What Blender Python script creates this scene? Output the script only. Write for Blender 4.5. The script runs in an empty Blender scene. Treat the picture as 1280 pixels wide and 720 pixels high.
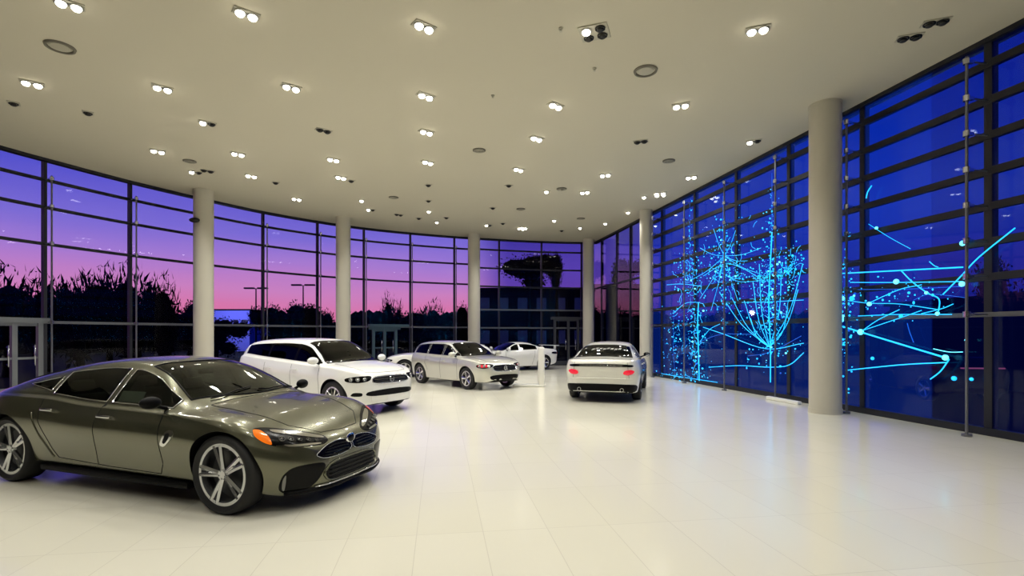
import bpy, bmesh, math, random
import numpy as np
from mathutils import Vector, Matrix, geometry
from mathutils.bvhtree import BVHTree
C = bpy.context.scene.collection
random.seed(7)
F, HOR, CH, CEIL = 640.0, 417.0, 1.65, 6.435      # focal px, horizon row, eye height, ceiling height

# ------------------------------------------------------------------ helpers
def lin(c):
    return tuple(((v/255)/12.92 if v/255 <= .04045 else ((v/255+.055)/1.055)**2.4) for v in c) + (1,)
def ground(px, py, z=0.0):
    d = F*(CH-z)/(py-HOR); return Vector(((px-640)/F*d, d, z))
def ceil_pt(px, py):
    d = F*(CEIL-CH)/(HOR-py); return Vector(((px-640)/F*d, d, CEIL))
def tag(o, label=None, cat=None, group=None, kind=None):
    if label: o['label'] = label
    if cat: o['category'] = cat
    if group: o['group'] = group
    if kind: o['kind'] = kind
    return o
def empty(name, loc=(0,0,0), rz=0, parent=None):
    o = bpy.data.objects.new(name, None); C.objects.link(o); o.location = loc; o.rotation_euler = (0,0,rz)
    o.empty_display_size = .2
    if parent: o.parent = parent
    return o
def link(name, me, mat=None, parent=None, smooth=False, angle=None):
    o = bpy.data.objects.new(name, me); C.objects.link(o)
    if mat is not None and not me.materials:
        for m in (mat if isinstance(mat, (list, tuple)) else [mat]): me.materials.append(m)
    if smooth: me.polygons.foreach_set('use_smooth', [True]*len(me.polygons))
    if angle is not None:
        me.polygons.foreach_set('use_smooth', [True]*len(me.polygons))
        try: me.set_sharp_from_angle(angle=math.radians(angle))
        except Exception: pass
    if parent: o.parent = parent
    return o
def obj(name, bm, mat, parent=None, smooth=False, angle=None):
    bmesh.ops.recalc_face_normals(bm, faces=bm.faces)
    me = bpy.data.meshes.new(name); bm.to_mesh(me); bm.free()
    return link(name, me, mat, parent, smooth, angle)
def copy_tree(o, parent=None):
    kids = list(o.children)
    c = o.copy(); C.objects.link(c); c.parent = parent
    for k in kids: copy_tree(k, c)
    return c
def bx(bm, c, s, rz=0, rot=None, bev=0):
    m = Matrix.Translation(c) @ (rot.to_4x4() if rot else Matrix.Rotation(rz,4,'Z')) @ Matrix.Diagonal((*s,1))
    r = bmesh.ops.create_cube(bm, size=1, matrix=m)
    if bev:
        es = list({e for v in r['verts'] for e in v.link_edges})
        bmesh.ops.bevel(bm, geom=es, offset=bev, segments=2, affect='EDGES', profile=.5)
def cyl(bm, p0, p1, r, n=12, r2=None, caps=True):
    p0, p1 = Vector(p0), Vector(p1); d = p1-p0
    q = d.to_track_quat('Z','Y').to_matrix().to_4x4()
    bmesh.ops.create_cone(bm, cap_ends=caps, segments=n, radius1=r, radius2=r if r2 is None else r2, depth=d.length,
                          matrix=Matrix.Translation((p0+p1)/2) @ q)
def tube(bm, pts, r, n=6, closed=False):
    pts = [Vector(p) for p in pts]
    rings = []
    for i, p in enumerate(pts):
        a = pts[i-1] if (i or closed) else p
        b = pts[(i+1) % len(pts)] if (i < len(pts)-1 or closed) else p
        t = (b-a).normalized() if (b-a).length > 1e-9 else Vector((0,0,1))
        up = Vector((0,0,1)) if abs(t.z) < .9 else Vector((1,0,0))
        u = t.cross(up).normalized(); v = t.cross(u)
        rr = r[i] if isinstance(r, (list,tuple)) else r
        rings.append([bm.verts.new(p+u*rr*math.cos(2*math.pi*k/n)+v*rr*math.sin(2*math.pi*k/n)) for k in range(n)])
    m = len(rings)
    for i in range(m if closed else m-1):
        A, B = rings[i], rings[(i+1) % m]
        for k in range(n): bm.faces.new((A[k],A[(k+1)%n],B[(k+1)%n],B[k]))
    if not closed: bm.faces.new(rings[0]); bm.faces.new(rings[-1])
def lathe(bm, prof, n=48, axis='Y', mat_of=None):
    """profile of (radius, offset along axis), closed loop"""
    rings = []
    for (r, a) in prof:
        ring = []
        for k in range(n):
            t = 2*math.pi*k/n
            ring.append(bm.verts.new((r*math.cos(t), a, r*math.sin(t)) if axis == 'Y' else (r*math.cos(t), r*math.sin(t), a)))
        rings.append(ring)
    m = len(rings)
    for i in range(m):
        A, B = rings[i], rings[(i+1) % m]
        for k in range(n): bm.faces.new((A[k],A[(k+1)%n],B[(k+1)%n],B[k]))
def ellipsoid(bm, c, s, u=16, v=10, rot=None):
    m = Matrix.Translation(c) @ (rot.to_4x4() if rot else Matrix.Identity(4)) @ Matrix.Diagonal((*s,1))
    bmesh.ops.create_uvsphere(bm, u_segments=u, v_segments=v, radius=1, matrix=m)

# ------------------------------------------------------------------ materials
def mat(name, col, rough=.5, metal=0, coat=0, spec=.5, emit=None, es=0, noise=0, nscale=8):
    m = bpy.data.materials.new(name); m.use_nodes = True
    nt = m.node_tree; b = nt.nodes['Principled BSDF']
    b.inputs['Base Color'].default_value = lin(col); b.inputs['Roughness'].default_value = rough
    b.inputs['Metallic'].default_value = metal; b.inputs['Coat Weight'].default_value = coat
    b.inputs['Coat Roughness'].default_value = .04; b.inputs['Specular IOR Level'].default_value = spec
    if emit: b.inputs['Emission Color'].default_value = lin(emit); b.inputs['Emission Strength'].default_value = es
    if noise:
        tc = nt.nodes.new('ShaderNodeTexCoord'); n = nt.nodes.new('ShaderNodeTexNoise'); n.inputs['Scale'].default_value = nscale
        n.inputs['Detail'].default_value = 4
        r = nt.nodes.new('ShaderNodeMapRange'); r.inputs['To Min'].default_value = 1-noise; r.inputs['To Max'].default_value = 1+noise
        hs = nt.nodes.new('ShaderNodeHueSaturation'); hs.inputs['Color'].default_value = lin(col)
        nt.links.new(tc.outputs['Object'], n.inputs['Vector']); nt.links.new(n.outputs['Fac'], r.inputs['Value'])
        nt.links.new(r.outputs['Result'], hs.inputs['Value']); nt.links.new(hs.outputs['Color'], b.inputs['Base Color'])
    return m
def glass_mat(name, tint, ior=1.2, emit=None, es=0, gl=1.0):
    m = bpy.data.materials.new(name); m.use_nodes = True; nt = m.node_tree; nt.nodes.clear()
    out = nt.nodes.new('ShaderNodeOutputMaterial'); tr = nt.nodes.new('ShaderNodeBsdfTransparent'); tr.inputs[0].default_value = (*tint,1)
    g = nt.nodes.new('ShaderNodeBsdfGlossy'); g.inputs['Roughness'].default_value = .015; g.inputs['Color'].default_value = (gl,gl,gl,1)
    lw = nt.nodes.new('ShaderNodeLayerWeight'); lw.inputs['Blend'].default_value = .5; f0 = ((ior-1)/(ior+1))**2
    pw_ = nt.nodes.new('ShaderNodeMath'); pw_.operation = 'POWER'; pw_.inputs[1].default_value = 5; nt.links.new(lw.outputs['Facing'], pw_.inputs[0])
    fr = nt.nodes.new('ShaderNodeMath'); fr.operation = 'MULTIPLY_ADD'; fr.inputs[1].default_value = 1-f0; fr.inputs[2].default_value = f0; nt.links.new(pw_.outputs[0], fr.inputs[0])
    mx = nt.nodes.new('ShaderNodeMixShader')
    nt.links.new(fr.outputs[0], mx.inputs[0]); nt.links.new(tr.outputs[0], mx.inputs[1]); nt.links.new(g.outputs[0], mx.inputs[2])
    last = mx
    if emit:
        e = nt.nodes.new('ShaderNodeEmission'); e.inputs[0].default_value = lin(emit); e.inputs[1].default_value = es
        ad = nt.nodes.new('ShaderNodeAddShader'); nt.links.new(mx.outputs[0], ad.inputs[0]); nt.links.new(e.outputs[0], ad.inputs[1]); last = ad
    nt.links.new(last.outputs[0], out.inputs[0])
    return m
M = dict(
    ceiling=mat('ceiling_plaster', (206,200,182), .9, spec=.1, noise=.015, nscale=.6),
    column=mat('column_plaster', (196,192,178), .6, spec=.3, noise=.02, nscale=2),
    wall=mat('wall_plaster', (200,195,180), .9),
    wall_dark=mat('wall_dark_plaster', (74,71,62), .9),
    frame=mat('frame_dark', (34,36,44), .5, .3),
    frame_l=mat('frame_light', (96,98,102), .45, .4),
    rod=mat('rod_steel', (120,122,128), .35, .7),
    steel=mat('steel_bright', (205,208,212), .22, 1),
    chrome=mat('chrome', (225,226,228), .08, 1),
    black=mat('black_plastic', (7,7,8), .5, spec=.12),
    gloss_black=mat('gloss_black', (6,6,7), .25, spec=.14),
    rubber=mat('tyre_rubber', (16,16,17), .7, noise=.1, nscale=30),
    disc=mat('brake_disc', (70,70,72), .4, .8),
    alloy=mat('alloy', (206,208,210), .2, .9),
    olive=mat('paint_olive', (104,104,86), .26, .8, coat=.6),
    white=mat('paint_white', (238,238,234), .3, 0, coat=1),
    silver=mat('paint_silver', (200,199,188), .3, .4, coat=1),
    pearl=mat('paint_pearl', (226,225,214), .3, .1, coat=1),
    seat=mat('seat_leather', (62,58,52), .6, noise=.1, nscale=14),
    seat_l=mat('headrest_leather', (120,114,100), .6),
    amber=mat('amber_lens', (240,120,20), .15, coat=1, emit=(240,110,10), es=.35),
    red=mat('red_lens', (225,35,55), .15, coat=1, emit=(225,30,60), es=.35),
    lamp_int=mat('lamp_reflector', (120,120,118), .2, .8),
    paper=mat('paper_white', (225,225,218), .7),
    bulb=mat('bulb_lit', (255,250,235), .4, emit=(255,247,228), es=14),
    lamp_off=mat('lamp_off', (14,13,12), .5),
    lamp_body=mat('lamp_body', (180,176,160), .5),
    vent=mat('vent_grey', (112,108,96), .6),
    cyan=mat('glow_cyan', (20,120,200), .4, emit=(30,185,255), es=1.6),
    cyan2=mat('glow_cyan_dim', (10,80,180), .4, emit=(10,95,235), es=.8),
    cyan3=mat('glow_cyan_bright', (120,220,255), .4, emit=(95,225,255), es=2.2),
    leaf=mat('leaf_dark', (13,15,13), .9, spec=.05, noise=.3, nscale=3),
    bark=mat('bark_dark', (14,11,10), .95, spec=.05, noise=.2, nscale=5),
    asphalt=mat('asphalt_dark', (13,13,17), .9, spec=.1, noise=.2, nscale=1.5),
    building=mat('building_dark', (12,12,20), .9, spec=.1, noise=.1, nscale=.4),
    bluewall=mat('building_blue', (130,135,225), .9, noise=.15, nscale=.5),
    bwin=mat('window_dim_blue', (14,17,40), .3, emit=(30,38,100), es=.25),
    redlamp=mat('red_lamp', (230,60,60), .4, emit=(220,90,110), es=1.0),
    white_stand=mat('stand_white', (240,239,233), .35, coat=.3),
)
GL = glass_mat('glass_clear', (.93,.94,.96), 1.2)
GLB = glass_mat('glass_blue_glow', (.50,.66,.86), 1.28, emit=(6,34,116), es=.32)  # blue tinted pane; faint blue emission added to stand in for the glow
GLD = glass_mat('glass_deep_blue_glow', (.50,.66,.86), 1.28, emit=(6,14,80), es=.12)  # same tint with a weaker, darker blue glow added to the pane
CG = glass_mat('car_glass', (.42,.46,.43), 1.32)
CGD = glass_mat('car_glass_dark', (.06,.065,.065), 1.3)
LENS = glass_mat('lamp_lens', (.8,.82,.8), 1.4)

def floor_mat():
    m = mat('polished_tile', (228,225,208), .13, spec=.5); nt = m.node_tree; b = nt.nodes['Principled BSDF']
    tc = nt.nodes.new('ShaderNodeTexCoord'); mp = nt.nodes.new('ShaderNodeMapping')
    mp.inputs['Rotation'].default_value = (0,0,math.radians(-8)); mp.inputs['Location'].default_value = (.19,.1,0)
    br = nt.nodes.new('ShaderNodeTexBrick'); br.offset = 0; br.squash = 1
    br.inputs['Scale'].default_value = 1; br.inputs['Mortar Size'].default_value = .0035; br.inputs['Mortar Smooth'].default_value = .3
    br.inputs['Brick Width'].default_value = .545; br.inputs['Row Height'].default_value = 1.09
    br.inputs['Color1'].default_value = lin((229,226,210)); br.inputs['Color2'].default_value = lin((226,223,206)); br.inputs['Mortar'].default_value = lin((212,208,193))
    nt.links.new(tc.outputs['Object'], mp.inputs[0]); nt.links.new(mp.outputs[0], br.inputs['Vector']); nt.links.new(br.outputs['Color'], b.inputs['Base Color'])
    n = nt.nodes.new('ShaderNodeTexNoise'); n.inputs['Scale'].default_value = .7; n.inputs['Detail'].default_value = 3
    r = nt.nodes.new('ShaderNodeMapRange'); r.inputs['To Min'].default_value = .09; r.inputs['To Max'].default_value = .2
    nt.links.new(tc.outputs['Object'], n.inputs['Vector']); nt.links.new(n.outputs['Fac'], r.inputs['Value']); nt.links.new(r.outputs['Result'], b.inputs['Roughness'])
    return m

# ------------------------------------------------------------------ sky (dusk)
def world():
    w = bpy.data.worlds.new('dusk'); bpy.context.scene.world = w; w.use_nodes = True; nt = w.node_tree; nt.nodes.clear()
    N = nt.nodes.new; out = N('ShaderNodeOutputWorld'); bg = N('ShaderNodeBackground'); tc = N('ShaderNodeTexCoord')
    sp = N('ShaderNodeSeparateXYZ'); nt.links.new(tc.outputs['Generated'], sp.inputs[0])
    nz = N('ShaderNodeTexNoise'); nz.inputs['Scale'].default_value = 2.2; nz.inputs['Detail'].default_value = 3
    mp = N('ShaderNodeMapping'); mp.inputs['Scale'].default_value = (1,1,7); nt.links.new(tc.outputs['Generated'], mp.inputs[0]); nt.links.new(mp.outputs[0], nz.inputs['Vector'])
    jit = N('ShaderNodeMath'); jit.operation = 'MULTIPLY_ADD'; jit.inputs[1].default_value = .05; nt.links.new(nz.outputs['Fac'], jit.inputs[0]); nt.links.new(sp.outputs['Z'], jit.inputs[2])
    def ramp(stops):
        r = N('ShaderNodeValToRGB'); e = r.color_ramp.elements
        e[0].position, e[0].color = stops[0][0], lin(stops[0][1]); e[1].position, e[1].color = stops[-1][0], lin(stops[-1][1])
        for p, c in stops[1:-1]:
            x = e.new(p); x.color = lin(c)
        nt.links.new(jit.outputs[0], r.inputs[0]); return r
    L = ramp([(.0,(196,84,140)),(.055,(234,120,166)),(.10,(216,136,198)),(.155,(172,128,218)),(.20,(130,112,220)),(.27,(86,84,210)),(.40,(46,48,150)),(.8,(20,22,80))])
    B = ramp([(.0,(120,60,130)),(.08,(104,62,160)),(.15,(92,66,178)),(.22,(60,52,160)),(.4,(34,34,120)),(.8,(15,18,70))])
    R = ramp([(.0,(20,20,80)),(.1,(52,46,150)),(.22,(50,68,178)),(.34,(18,48,164)),(.5,(12,34,146)),(.9,(6,10,70))])
    def mr(a, b, node='X'):
        m = N('ShaderNodeMapRange'); m.interpolation_type = 'SMOOTHSTEP'; m.inputs['From Min'].default_value = a; m.inputs['From Max'].default_value = b
        nt.links.new(sp.outputs[node], m.inputs['Value']); return m
    m1 = N('ShaderNodeMix'); m1.data_type = 'RGBA'; m2 = N('ShaderNodeMix'); m2.data_type = 'RGBA'
    nt.links.new(mr(-.10,-.0).outputs[0], m1.inputs['Factor']); nt.links.new(L.outputs[0], m1.inputs['A']); nt.links.new(B.outputs[0], m1.inputs['B'])
    nt.links.new(mr(.12,.42).outputs[0], m2.inputs['Factor']); nt.links.new(m1.outputs['Result'], m2.inputs['A']); nt.links.new(R.outputs[0], m2.inputs['B'])
    nt.links.new(m2.outputs['Result'], bg.inputs[0]); bg.inputs[1].default_value = 1.0; nt.links.new(bg.outputs[0], out.inputs[0])
world()

# ------------------------------------------------------------------ room shell
LW = [(-10.6,-5),(-12.6,-2),(-13.4,2),(-13.75,6),(-13.6,10),(-13.15,12.7),(-12.65,14.3),(-11.95,16.1),(-11.0,18.0),(-9.8,20.0),
      (-8.3,21.75),(-6.7,23.15),(-4.7,24.35),(-2.1,25.5),(1.25,26.5),(4.35,26.95)]
RW = [(4.35,26.95),(7.83,7.83),(8.9,2),(9.9,-5)]
def spline(P, k=8):
    P = [Vector(p) for p in P]; out = []
    Q = [P[0]*2-P[1]] + P + [P[-1]*2-P[-2]]
    for i in range(1, len(Q)-2):
        for j in range(k):
            t = j/k; a,b,c,d = Q[i-1],Q[i],Q[i+1],Q[i+2]
            out.append(.5*((2*b)+(c-a)*t+(2*a-5*b+4*c-d)*t*t+(3*b-a-3*c+d)*t**3))
    out.append(P[-1]); return out
LC = spline(LW); RC = []
for a, b in zip(RW, RW[1:]):
    for j in range(10): RC.append(Vector(a).lerp(Vector(b), j/10))
RC.append(Vector(RW[-1]))
def hit(curve, px, off=0):
    """where the sight line of a column of the photo meets the wall curve; off = metres towards the room"""
    k = (px-640)/F; best = None
    for a, b in zip(curve, curve[1:]):
        fa, fb = a.x-k*a.y, b.x-k*b.y
        if fa*fb <= 0 and max(a.y,b.y) > 2:
            p = a.lerp(b, fa/(fa-fb) if fa != fb else 0); best = (p, (b-a).normalized())
    p, t = best; n = Vector((-t.y, t.x))
    if n.dot(Vector((-1,12))-p) < 0: n = -n
    return p+n*off, t, n
def prism(poly, z0, z1):
    bm = bmesh.new(); lo = [bm.verts.new((p[0],p[1],z0)) for p in poly]; hi = [bm.verts.new((p[0],p[1],z1)) for p in poly]
    bm.faces.new(lo); bm.faces.new(hi); n = len(poly)
    for i in range(n): bm.faces.new((lo[i],lo[(i+1)%n],hi[(i+1)%n],hi[i]))
    return bm
def grow(poly, off):
    c = Vector((-2,11)); return [p+(p-c).normalized()*off for p in poly]
room = LC + RC[1:]
tag(obj('floor', prism(grow(room, .35), -.12, 0), floor_mat()), kind='structure')
tag(obj('ceiling', prism(grow(room, .35), CEIL, CEIL+.3), M['ceiling']), kind='structure')
gm = bmesh.new(); bmesh.ops.create_grid(gm, x_segments=4, y_segments=4, size=140, matrix=Matrix.Translation((0,40,-.14)))
tag(obj('ground', gm, M['asphalt']), kind='structure')
bm = bmesh.new(); bx(bm, (-.35,-5.1,CEIL/2), (20.6,.2,CEIL)); tag(obj('wall_back', bm, M['wall_dark']), kind='structure')

def ribbon(pts, t, z0, z1, bm, nside=None):
    """a wall strip of thickness t following plan points"""
    nn = []
    for i, p in enumerate(pts):
        d = (pts[min(i+1,len(pts)-1)]-pts[max(i-1,0)]).normalized(); nn.append(Vector((-d.y,d.x)))
    A = [(p+n*t/2, p-n*t/2) for p, n in zip(pts, nn)]
    vs = [[bm.verts.new((*a,z0)), bm.verts.new((*b,z0)), bm.verts.new((*b,z1)), bm.verts.new((*a,z1))] for a, b in A]
    for u, v in zip(vs, vs[1:]):
        for k in range(4): bm.faces.new((u[k],u[(k+1)%4],v[(k+1)%4],v[k]))
    bm.faces.new(vs[0]); bm.faces.new(vs[-1])
def sub(curve, pa, pb):
    """points of the curve between two plan points lying on it"""
    def par(p):
        best = (1e9,0)
        for i,(a,b) in enumerate(zip(curve,curve[1:])):
            t = max(0,min(1,(p-a).dot(b-a)/(b-a).length_squared)); d = (a.lerp(b,t)-p).length
            if d < best[0]: best = (d,i+t)
        return best[1]
    u, v = par(pa), par(pb)
    out = [pa]+[curve[i] for i in range(math.ceil(u+1e-3), math.floor(v-1e-3)+1)]+[pb]
    return out
nwin = [0]
def bay(curve, pa, pb, mulls, rails, glass, light_rails=(), rods=True, mw=.075, rw=.075, base=True, roddist=.3):
    nwin[0] += 1; root = tag(empty(f'window_{nwin[0]}', (pa.x,pa.y,0)), kind='structure')
    o = Matrix.Translation((-pa.x,-pa.y,0)); pts = sub(curve, pa, pb)
    def P(name, bm, m, parent=root, smooth=False):
        bmesh.ops.transform(bm, matrix=o, verts=bm.verts); return obj(name, bm, m, parent, angle=40 if smooth else None)
    bm = bmesh.new(); ribbon(pts, .02, .0, CEIL, bm); P('pane', bm, glass)
    for z in rails:
        bm = bmesh.new(); ribbon(pts, .10, z-(.075 if z in light_rails else rw)/2, z+(.075 if z in light_rails else rw)/2, bm); P('rail', bm, M['frame_l'] if z in light_rails else M['frame'])
    if base: bm = bmesh.new(); ribbon(pts, .16, 0, .12, bm); P('sill_rail', bm, M['frame'])
    bm = bmesh.new(); ribbon(pts, .18, CEIL-.08, CEIL-.001, bm); P('head_rail', bm, M['frame'])
    for (p, t, n) in mulls:
        a = math.atan2(t.y,t.x)
        bm = bmesh.new(); q = p-n*.03; bx(bm, (q.x,q.y,CEIL/2), (mw,.13,CEIL-.004), a); P('mullion', bm, M['frame'])
        if rods:
            r = p+n*roddist; bm = bmesh.new(); cyl(bm, (r.x,r.y,0), (r.x,r.y,rails[0]+.08), .022, 12); cyl(bm, (r.x,r.y,0), (r.x,r.y,.04), .07, 16)
            for z in rails:
                cyl(bm, (r.x,r.y,z), (p.x,p.y,z), .014, 8)
            ro = P('support_rod', bm, M['rod'], smooth=True)
            for z in rails:
                bm = bmesh.new(); cyl(bm, (r.x,r.y,z-.045), (r.x,r.y,z+.045), .05, 12); bx(bm, (r.x-n.x*.07,r.y-n.y*.07,z), (.05,.1,.05), a); P('clamp', bm, M['steel'], ro)
    return root
H = hit
R4 = (5.85,5.1,4.1,1.96)
# left curved wall
cp = {}
def wp(curve, px): return hit(curve, px)[0]
start = LC[0]; sL = LC[24]
bm = bmesh.new(); ribbon(LC[:27], .2, 0, CEIL-.001, bm); tag(obj('wall_left', bm, M['wall_dark']), kind='structure')
bay(LC, LC[26], LC[40], [(LC[33],(LC[34]-LC[32]).normalized(),Vector((1,0)))], R4, GL, (1.96,))
bay(LC, LC[40], wp(LC,254), [hit(LC,x) for x in (56,163)], R4, GL, (1.96,))
bay(LC, wp(LC,254), wp(LC,428), [hit(LC,x) for x in (329,397)], R4, GL, (1.96,))
bay(LC, wp(LC,428), wp(LC,591), [hit(LC,x) for x in (455,513,568)], R4, GL, (1.96,))
bay(LC, wp(LC,591), wp(LC,734), [hit(LC,x) for x in (624,677,727)], (5.88,4.95,4.03,2.86,1.94), GL, (1.94,2.86), rods=False)
# right wall
RR = (6.02,5.43,4.86,4.28,3.71,3.14,2.57,1.96)
bay(RC, RC[0], wp(RC,806), [hit(RC,x) for x in (752,771,788)], (4.0,), GL, rods=False)
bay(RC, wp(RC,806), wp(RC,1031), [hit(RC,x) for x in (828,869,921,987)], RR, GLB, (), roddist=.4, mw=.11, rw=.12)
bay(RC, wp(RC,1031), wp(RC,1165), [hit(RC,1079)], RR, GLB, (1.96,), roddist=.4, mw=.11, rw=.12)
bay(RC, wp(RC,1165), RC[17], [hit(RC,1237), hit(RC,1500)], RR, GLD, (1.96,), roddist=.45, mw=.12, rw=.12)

bm = bmesh.new(); ribbon(RC[16:], .2, 0, CEIL-.001, bm); tag(obj('wall_right', bm, M['wall_dark']), kind='structure')
# door leaves set in the glazing
def doorset(n, curve, pxs, top, m, name_rail=None):
    root = tag(empty(f'door_{n}', (0,0,0)), kind='structure')
    pts = [hit(curve, x, .09)[0] for x in pxs]
    t = (pts[-1]-pts[0]).normalized(); a = math.atan2(t.y,t.x)
    for p in pts:
        bm = bmesh.new(); bx(bm, (p.x,p.y,top/2), (.12,.1,top), a); obj('door_post', bm, m, root)
    c = (pts[0]+pts[-1])/2; w = (pts[-1]-pts[0]).length
    bm = bmesh.new(); bx(bm, (c.x,c.y,top+.05), (w+.4,.16,.14), a); obj('door_header', bm, m, root)
    for u, v in zip(pts, pts[1:]):
        q = (u+v)/2; ww = (v-u).length
        if ww < .5: continue
        bm = bmesh.new()
        for z, h in ((.14,.2),(top-.05,.1),(1.0,.06)): bx(bm, (q.x,q.y,z), (ww-.12,.06,h), a)
        obj('door_leaf', bm, m, root)
        nn = Vector((-t.y,t.x)); nn = nn if nn.y < 0 else -nn
        e = v-t*.16+nn*.09; bm = bmesh.new(); cyl(bm, (e.x,e.y,.8), (e.x,e.y,1.35), .016, 10)
        for z in (.85,1.3): cyl(bm, (e.x,e.y,z), (e.x-nn.x*.07,e.y-nn.y*.07,z), .01, 8)
        obj('door_handle', bm, M['steel'], root, smooth=True)
door_m = mat('door_frame_grey', (118,122,126), .4, .3); door_t = mat('door_frame_teal', (70,92,104), .4, .3)
doorset(1, LC, (-32,14,47), 1.95, door_m)
doorset(2, LC, (466,480,494), 1.85, door_t)
bm = bmesh.new(); p, t, n = hit(LC, 485, .12); bx(bm, (p.x,p.y,2.02), (1.85,.3,.12), math.atan2(t.y,t.x)); tag(obj('trim_1', bm, door_t), kind='structure')
doorset(3, LC, (693,710,722), 2.4, mat('door_frame_dim', (62,64,70), .4, .3))

# columns
def column(p, r, label, cap=False):
    bm = bmesh.new(); cyl(bm, (0,0,0), (0,0,CEIL-.001), r, 48); o = obj('column', bm, M['column'], angle=40); o.location = (p.x,p.y,0)
    bm = bmesh.new(); cyl(bm, (0,0,0), (0,0,.1), r+.012, 48); obj('base_ring', bm, M['column'], o, angle=40)
    bm = bmesh.new(); cyl(bm, (0,0,CEIL-.05), (0,0,CEIL-.0015), r+.008, 48); obj('top_ring', bm, M['column'], o, angle=40)
    return tag(o, label, 'column', kind='thing')
def cpos(px, D): return Vector(((px-640)/F*D, D, 0))
column(cpos(1031.5,10.7), .30, 'tall round cream column by the blue lit glass wall, the thickest one')
column(cpos(807.5,19.9), .24, 'round cream column at the far end of the blue glass wall')
column(cpos(735.5,26.0), .28, 'round cream column in the far corner behind the white sedan')
column(cpos(592.5,24.6), .29, 'round cream column behind the silver wagon')
column(cpos(429,21.1), .29, 'round cream column behind the white SUV')
c255 = column(cpos(254.5,17.1), .30, 'round cream column behind the windscreen of the olive car')
# small dark bracket lamp on that column
p = cpos(250,16.78); bm = bmesh.new(); z = CH+(HOR-276)*16.8/F
ellipsoid(bm, (0,0,0), (.17,.1,.08)); cyl(bm, (0,.0,.02), (.05,.1,.02), .03, 8)
bl = obj('bracket_lamp', bm, M['lamp_off'], smooth=True); bl.location = (p.x-.13,p.y-.085,z); tag(bl, 'small dark bracket lamp high on the column behind the olive car', 'lamp')
cn = ceil_pt(243,214); bm = bmesh.new(); cyl(bm, (0,0,-.22), (0,0,0), .12, 24, .22)

# ------------------------------------------------------------------ ceiling fittings
LAMPS = []
def lamp_mesh(lit):
    bm = bmesh.new(); cyl(bm, (0,0,-.035), (0,0,0), .082, 24); me = bpy.data.meshes.new('lamp_ring')
    return bm
def make_spot(states):
    """twin or quad recessed spotlight; states = lit / unlit per lamp"""
    root = empty('ceiling_spotlight')
    n = len(states); offs = [(-.085,0),(.085,0)] if n == 2 else ([(0,0)] if n == 1 else [(-.11,.1),(.11,.1),(-.11,-.1),(.11,-.1)])
    bm = bmesh.new()
    w, d = {1:(.2,.2),2:(.36,.19),4:(.46,.42)}[n]
    bx(bm, (0,0,-.008), (w,d,.016), bev=.004); obj('trim_plate', bm, M['lamp_body'], root)
    for (x, y), s in zip(offs, states):
        bm = bmesh.new(); lathe(bm, [(.06,-.014),(.082,-.014),(.08,-.035),(.07,-.037)], 24, 'Z'); lo = obj('lamp', bm, M['steel'] if s else M['lamp_off'], root, angle=40)
        bm = bmesh.new(); ellipsoid(bm, (0,0,-.045), (.062,.062,.045) if s else (.058,.058,.03), 16, 8)
        bo = obj('bulb', bm, M['bulb'] if s else M['lamp_off'], lo, smooth=True)
        lo.location = (x,y,0)
    return root
def make_disc():
    bm = bmesh.new(); lathe(bm, [(.0,-.002),(.17,-.002),(.17,-.02),(.15,-.03),(.0,-.03)], 32, 'Z'); root = obj('ceiling_speaker', bm, M['vent'], angle=40)
    bm = bmesh.new()
    for r in (.04,.08,.12): lathe(bm, [(r,-.03),(r+.012,-.03),(r+.012,-.036),(r,-.036)], 32, 'Z')
    obj('grille', bm, M['lamp_body'], root, angle=40); return root
def make_ring():
    root = empty('ceiling_vent'); bm = bmesh.new(); lathe(bm, [(.165,-.001),(.215,-.001),(.205,-.03),(.175,-.03)], 40, 'Z'); obj('rim', bm, M['vent'], root, angle=40)
    bm = bmesh.new(); lathe(bm, [(.0,-.002),(.15,-.002),(.14,-.022),(.0,-.026)], 40, 'Z'); obj('diffuser', bm, M['lamp_body'], root, angle=40); return root
protos = {}
def fit(kind, px, py):
    if kind not in protos:
        protos[kind] = {'lit':lambda:make_spot((1,1)),'half':lambda:make_spot((1,0)),'off':lambda:make_spot((0,0)),'one':lambda:make_spot((0,)),'dot':lambda:make_spot((1,)),
            'quad':lambda:make_spot((1,1,1,1)),'quadoff':lambda:make_spot((0,0,1,0)),'disc':make_disc,'ring':make_ring}[kind]()
        r = protos[kind]
    else: r = copy_tree(protos[kind])
    q = ceil_pt(px,py); r.location = (q.x,q.y,CEIL-.001); r.rotation_euler = (0,0,math.radians(38 if px < 720 else -20))
    if kind in ('lit','half','dot','quad'): LAMPS.append((q.x,q.y,{'lit':1,'half':.7,'dot':.6,'quad':1.3}[kind]))
    return r
ords = ['first','second','third','fourth','fifth','sixth','seventh','eighth','ninth','tenth','eleventh','twelfth']
def rows(kind, rws, phrase, cat, group, rowname=None):
    for i, row in enumerate(rws):
        row = sorted(row)
        for j, (x, y) in enumerate(row):
            o = fit(kind, x, y)
            rn = (rowname[i] if rowname else f'{ords[i]} row from the camera')
            who = f'{ords[j]} from left' if len(row) > 1 else 'only one'
            tag(o, f'{phrase}, {who} in {rn}', cat, group)
rows('lit', [[(86,4),(308,16),(530,32),(947,36)], [(40,103),(203,109),(364,108),(532,118.8),(694.4,131),(851,131)],
    [(533,164),(670.5,172)], [(197,188),(297.5,191.5),(416.7,198.6),(534.7,202),(648,211)], [(314,219),(426,221),(756.6,218),(864,220.7)],
    [(370.7,248),(731,239.6)]], 'lit twin ceiling spotlight', 'spotlight', 'lit twin spotlights in the ceiling')
rows('half', [[(259,153)],[(244,214.5),(942,176)],[(463,261.6),(610,281)]], 'half lit twin ceiling spotlight', 'spotlight', 'half lit twin spotlights in the ceiling')
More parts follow.
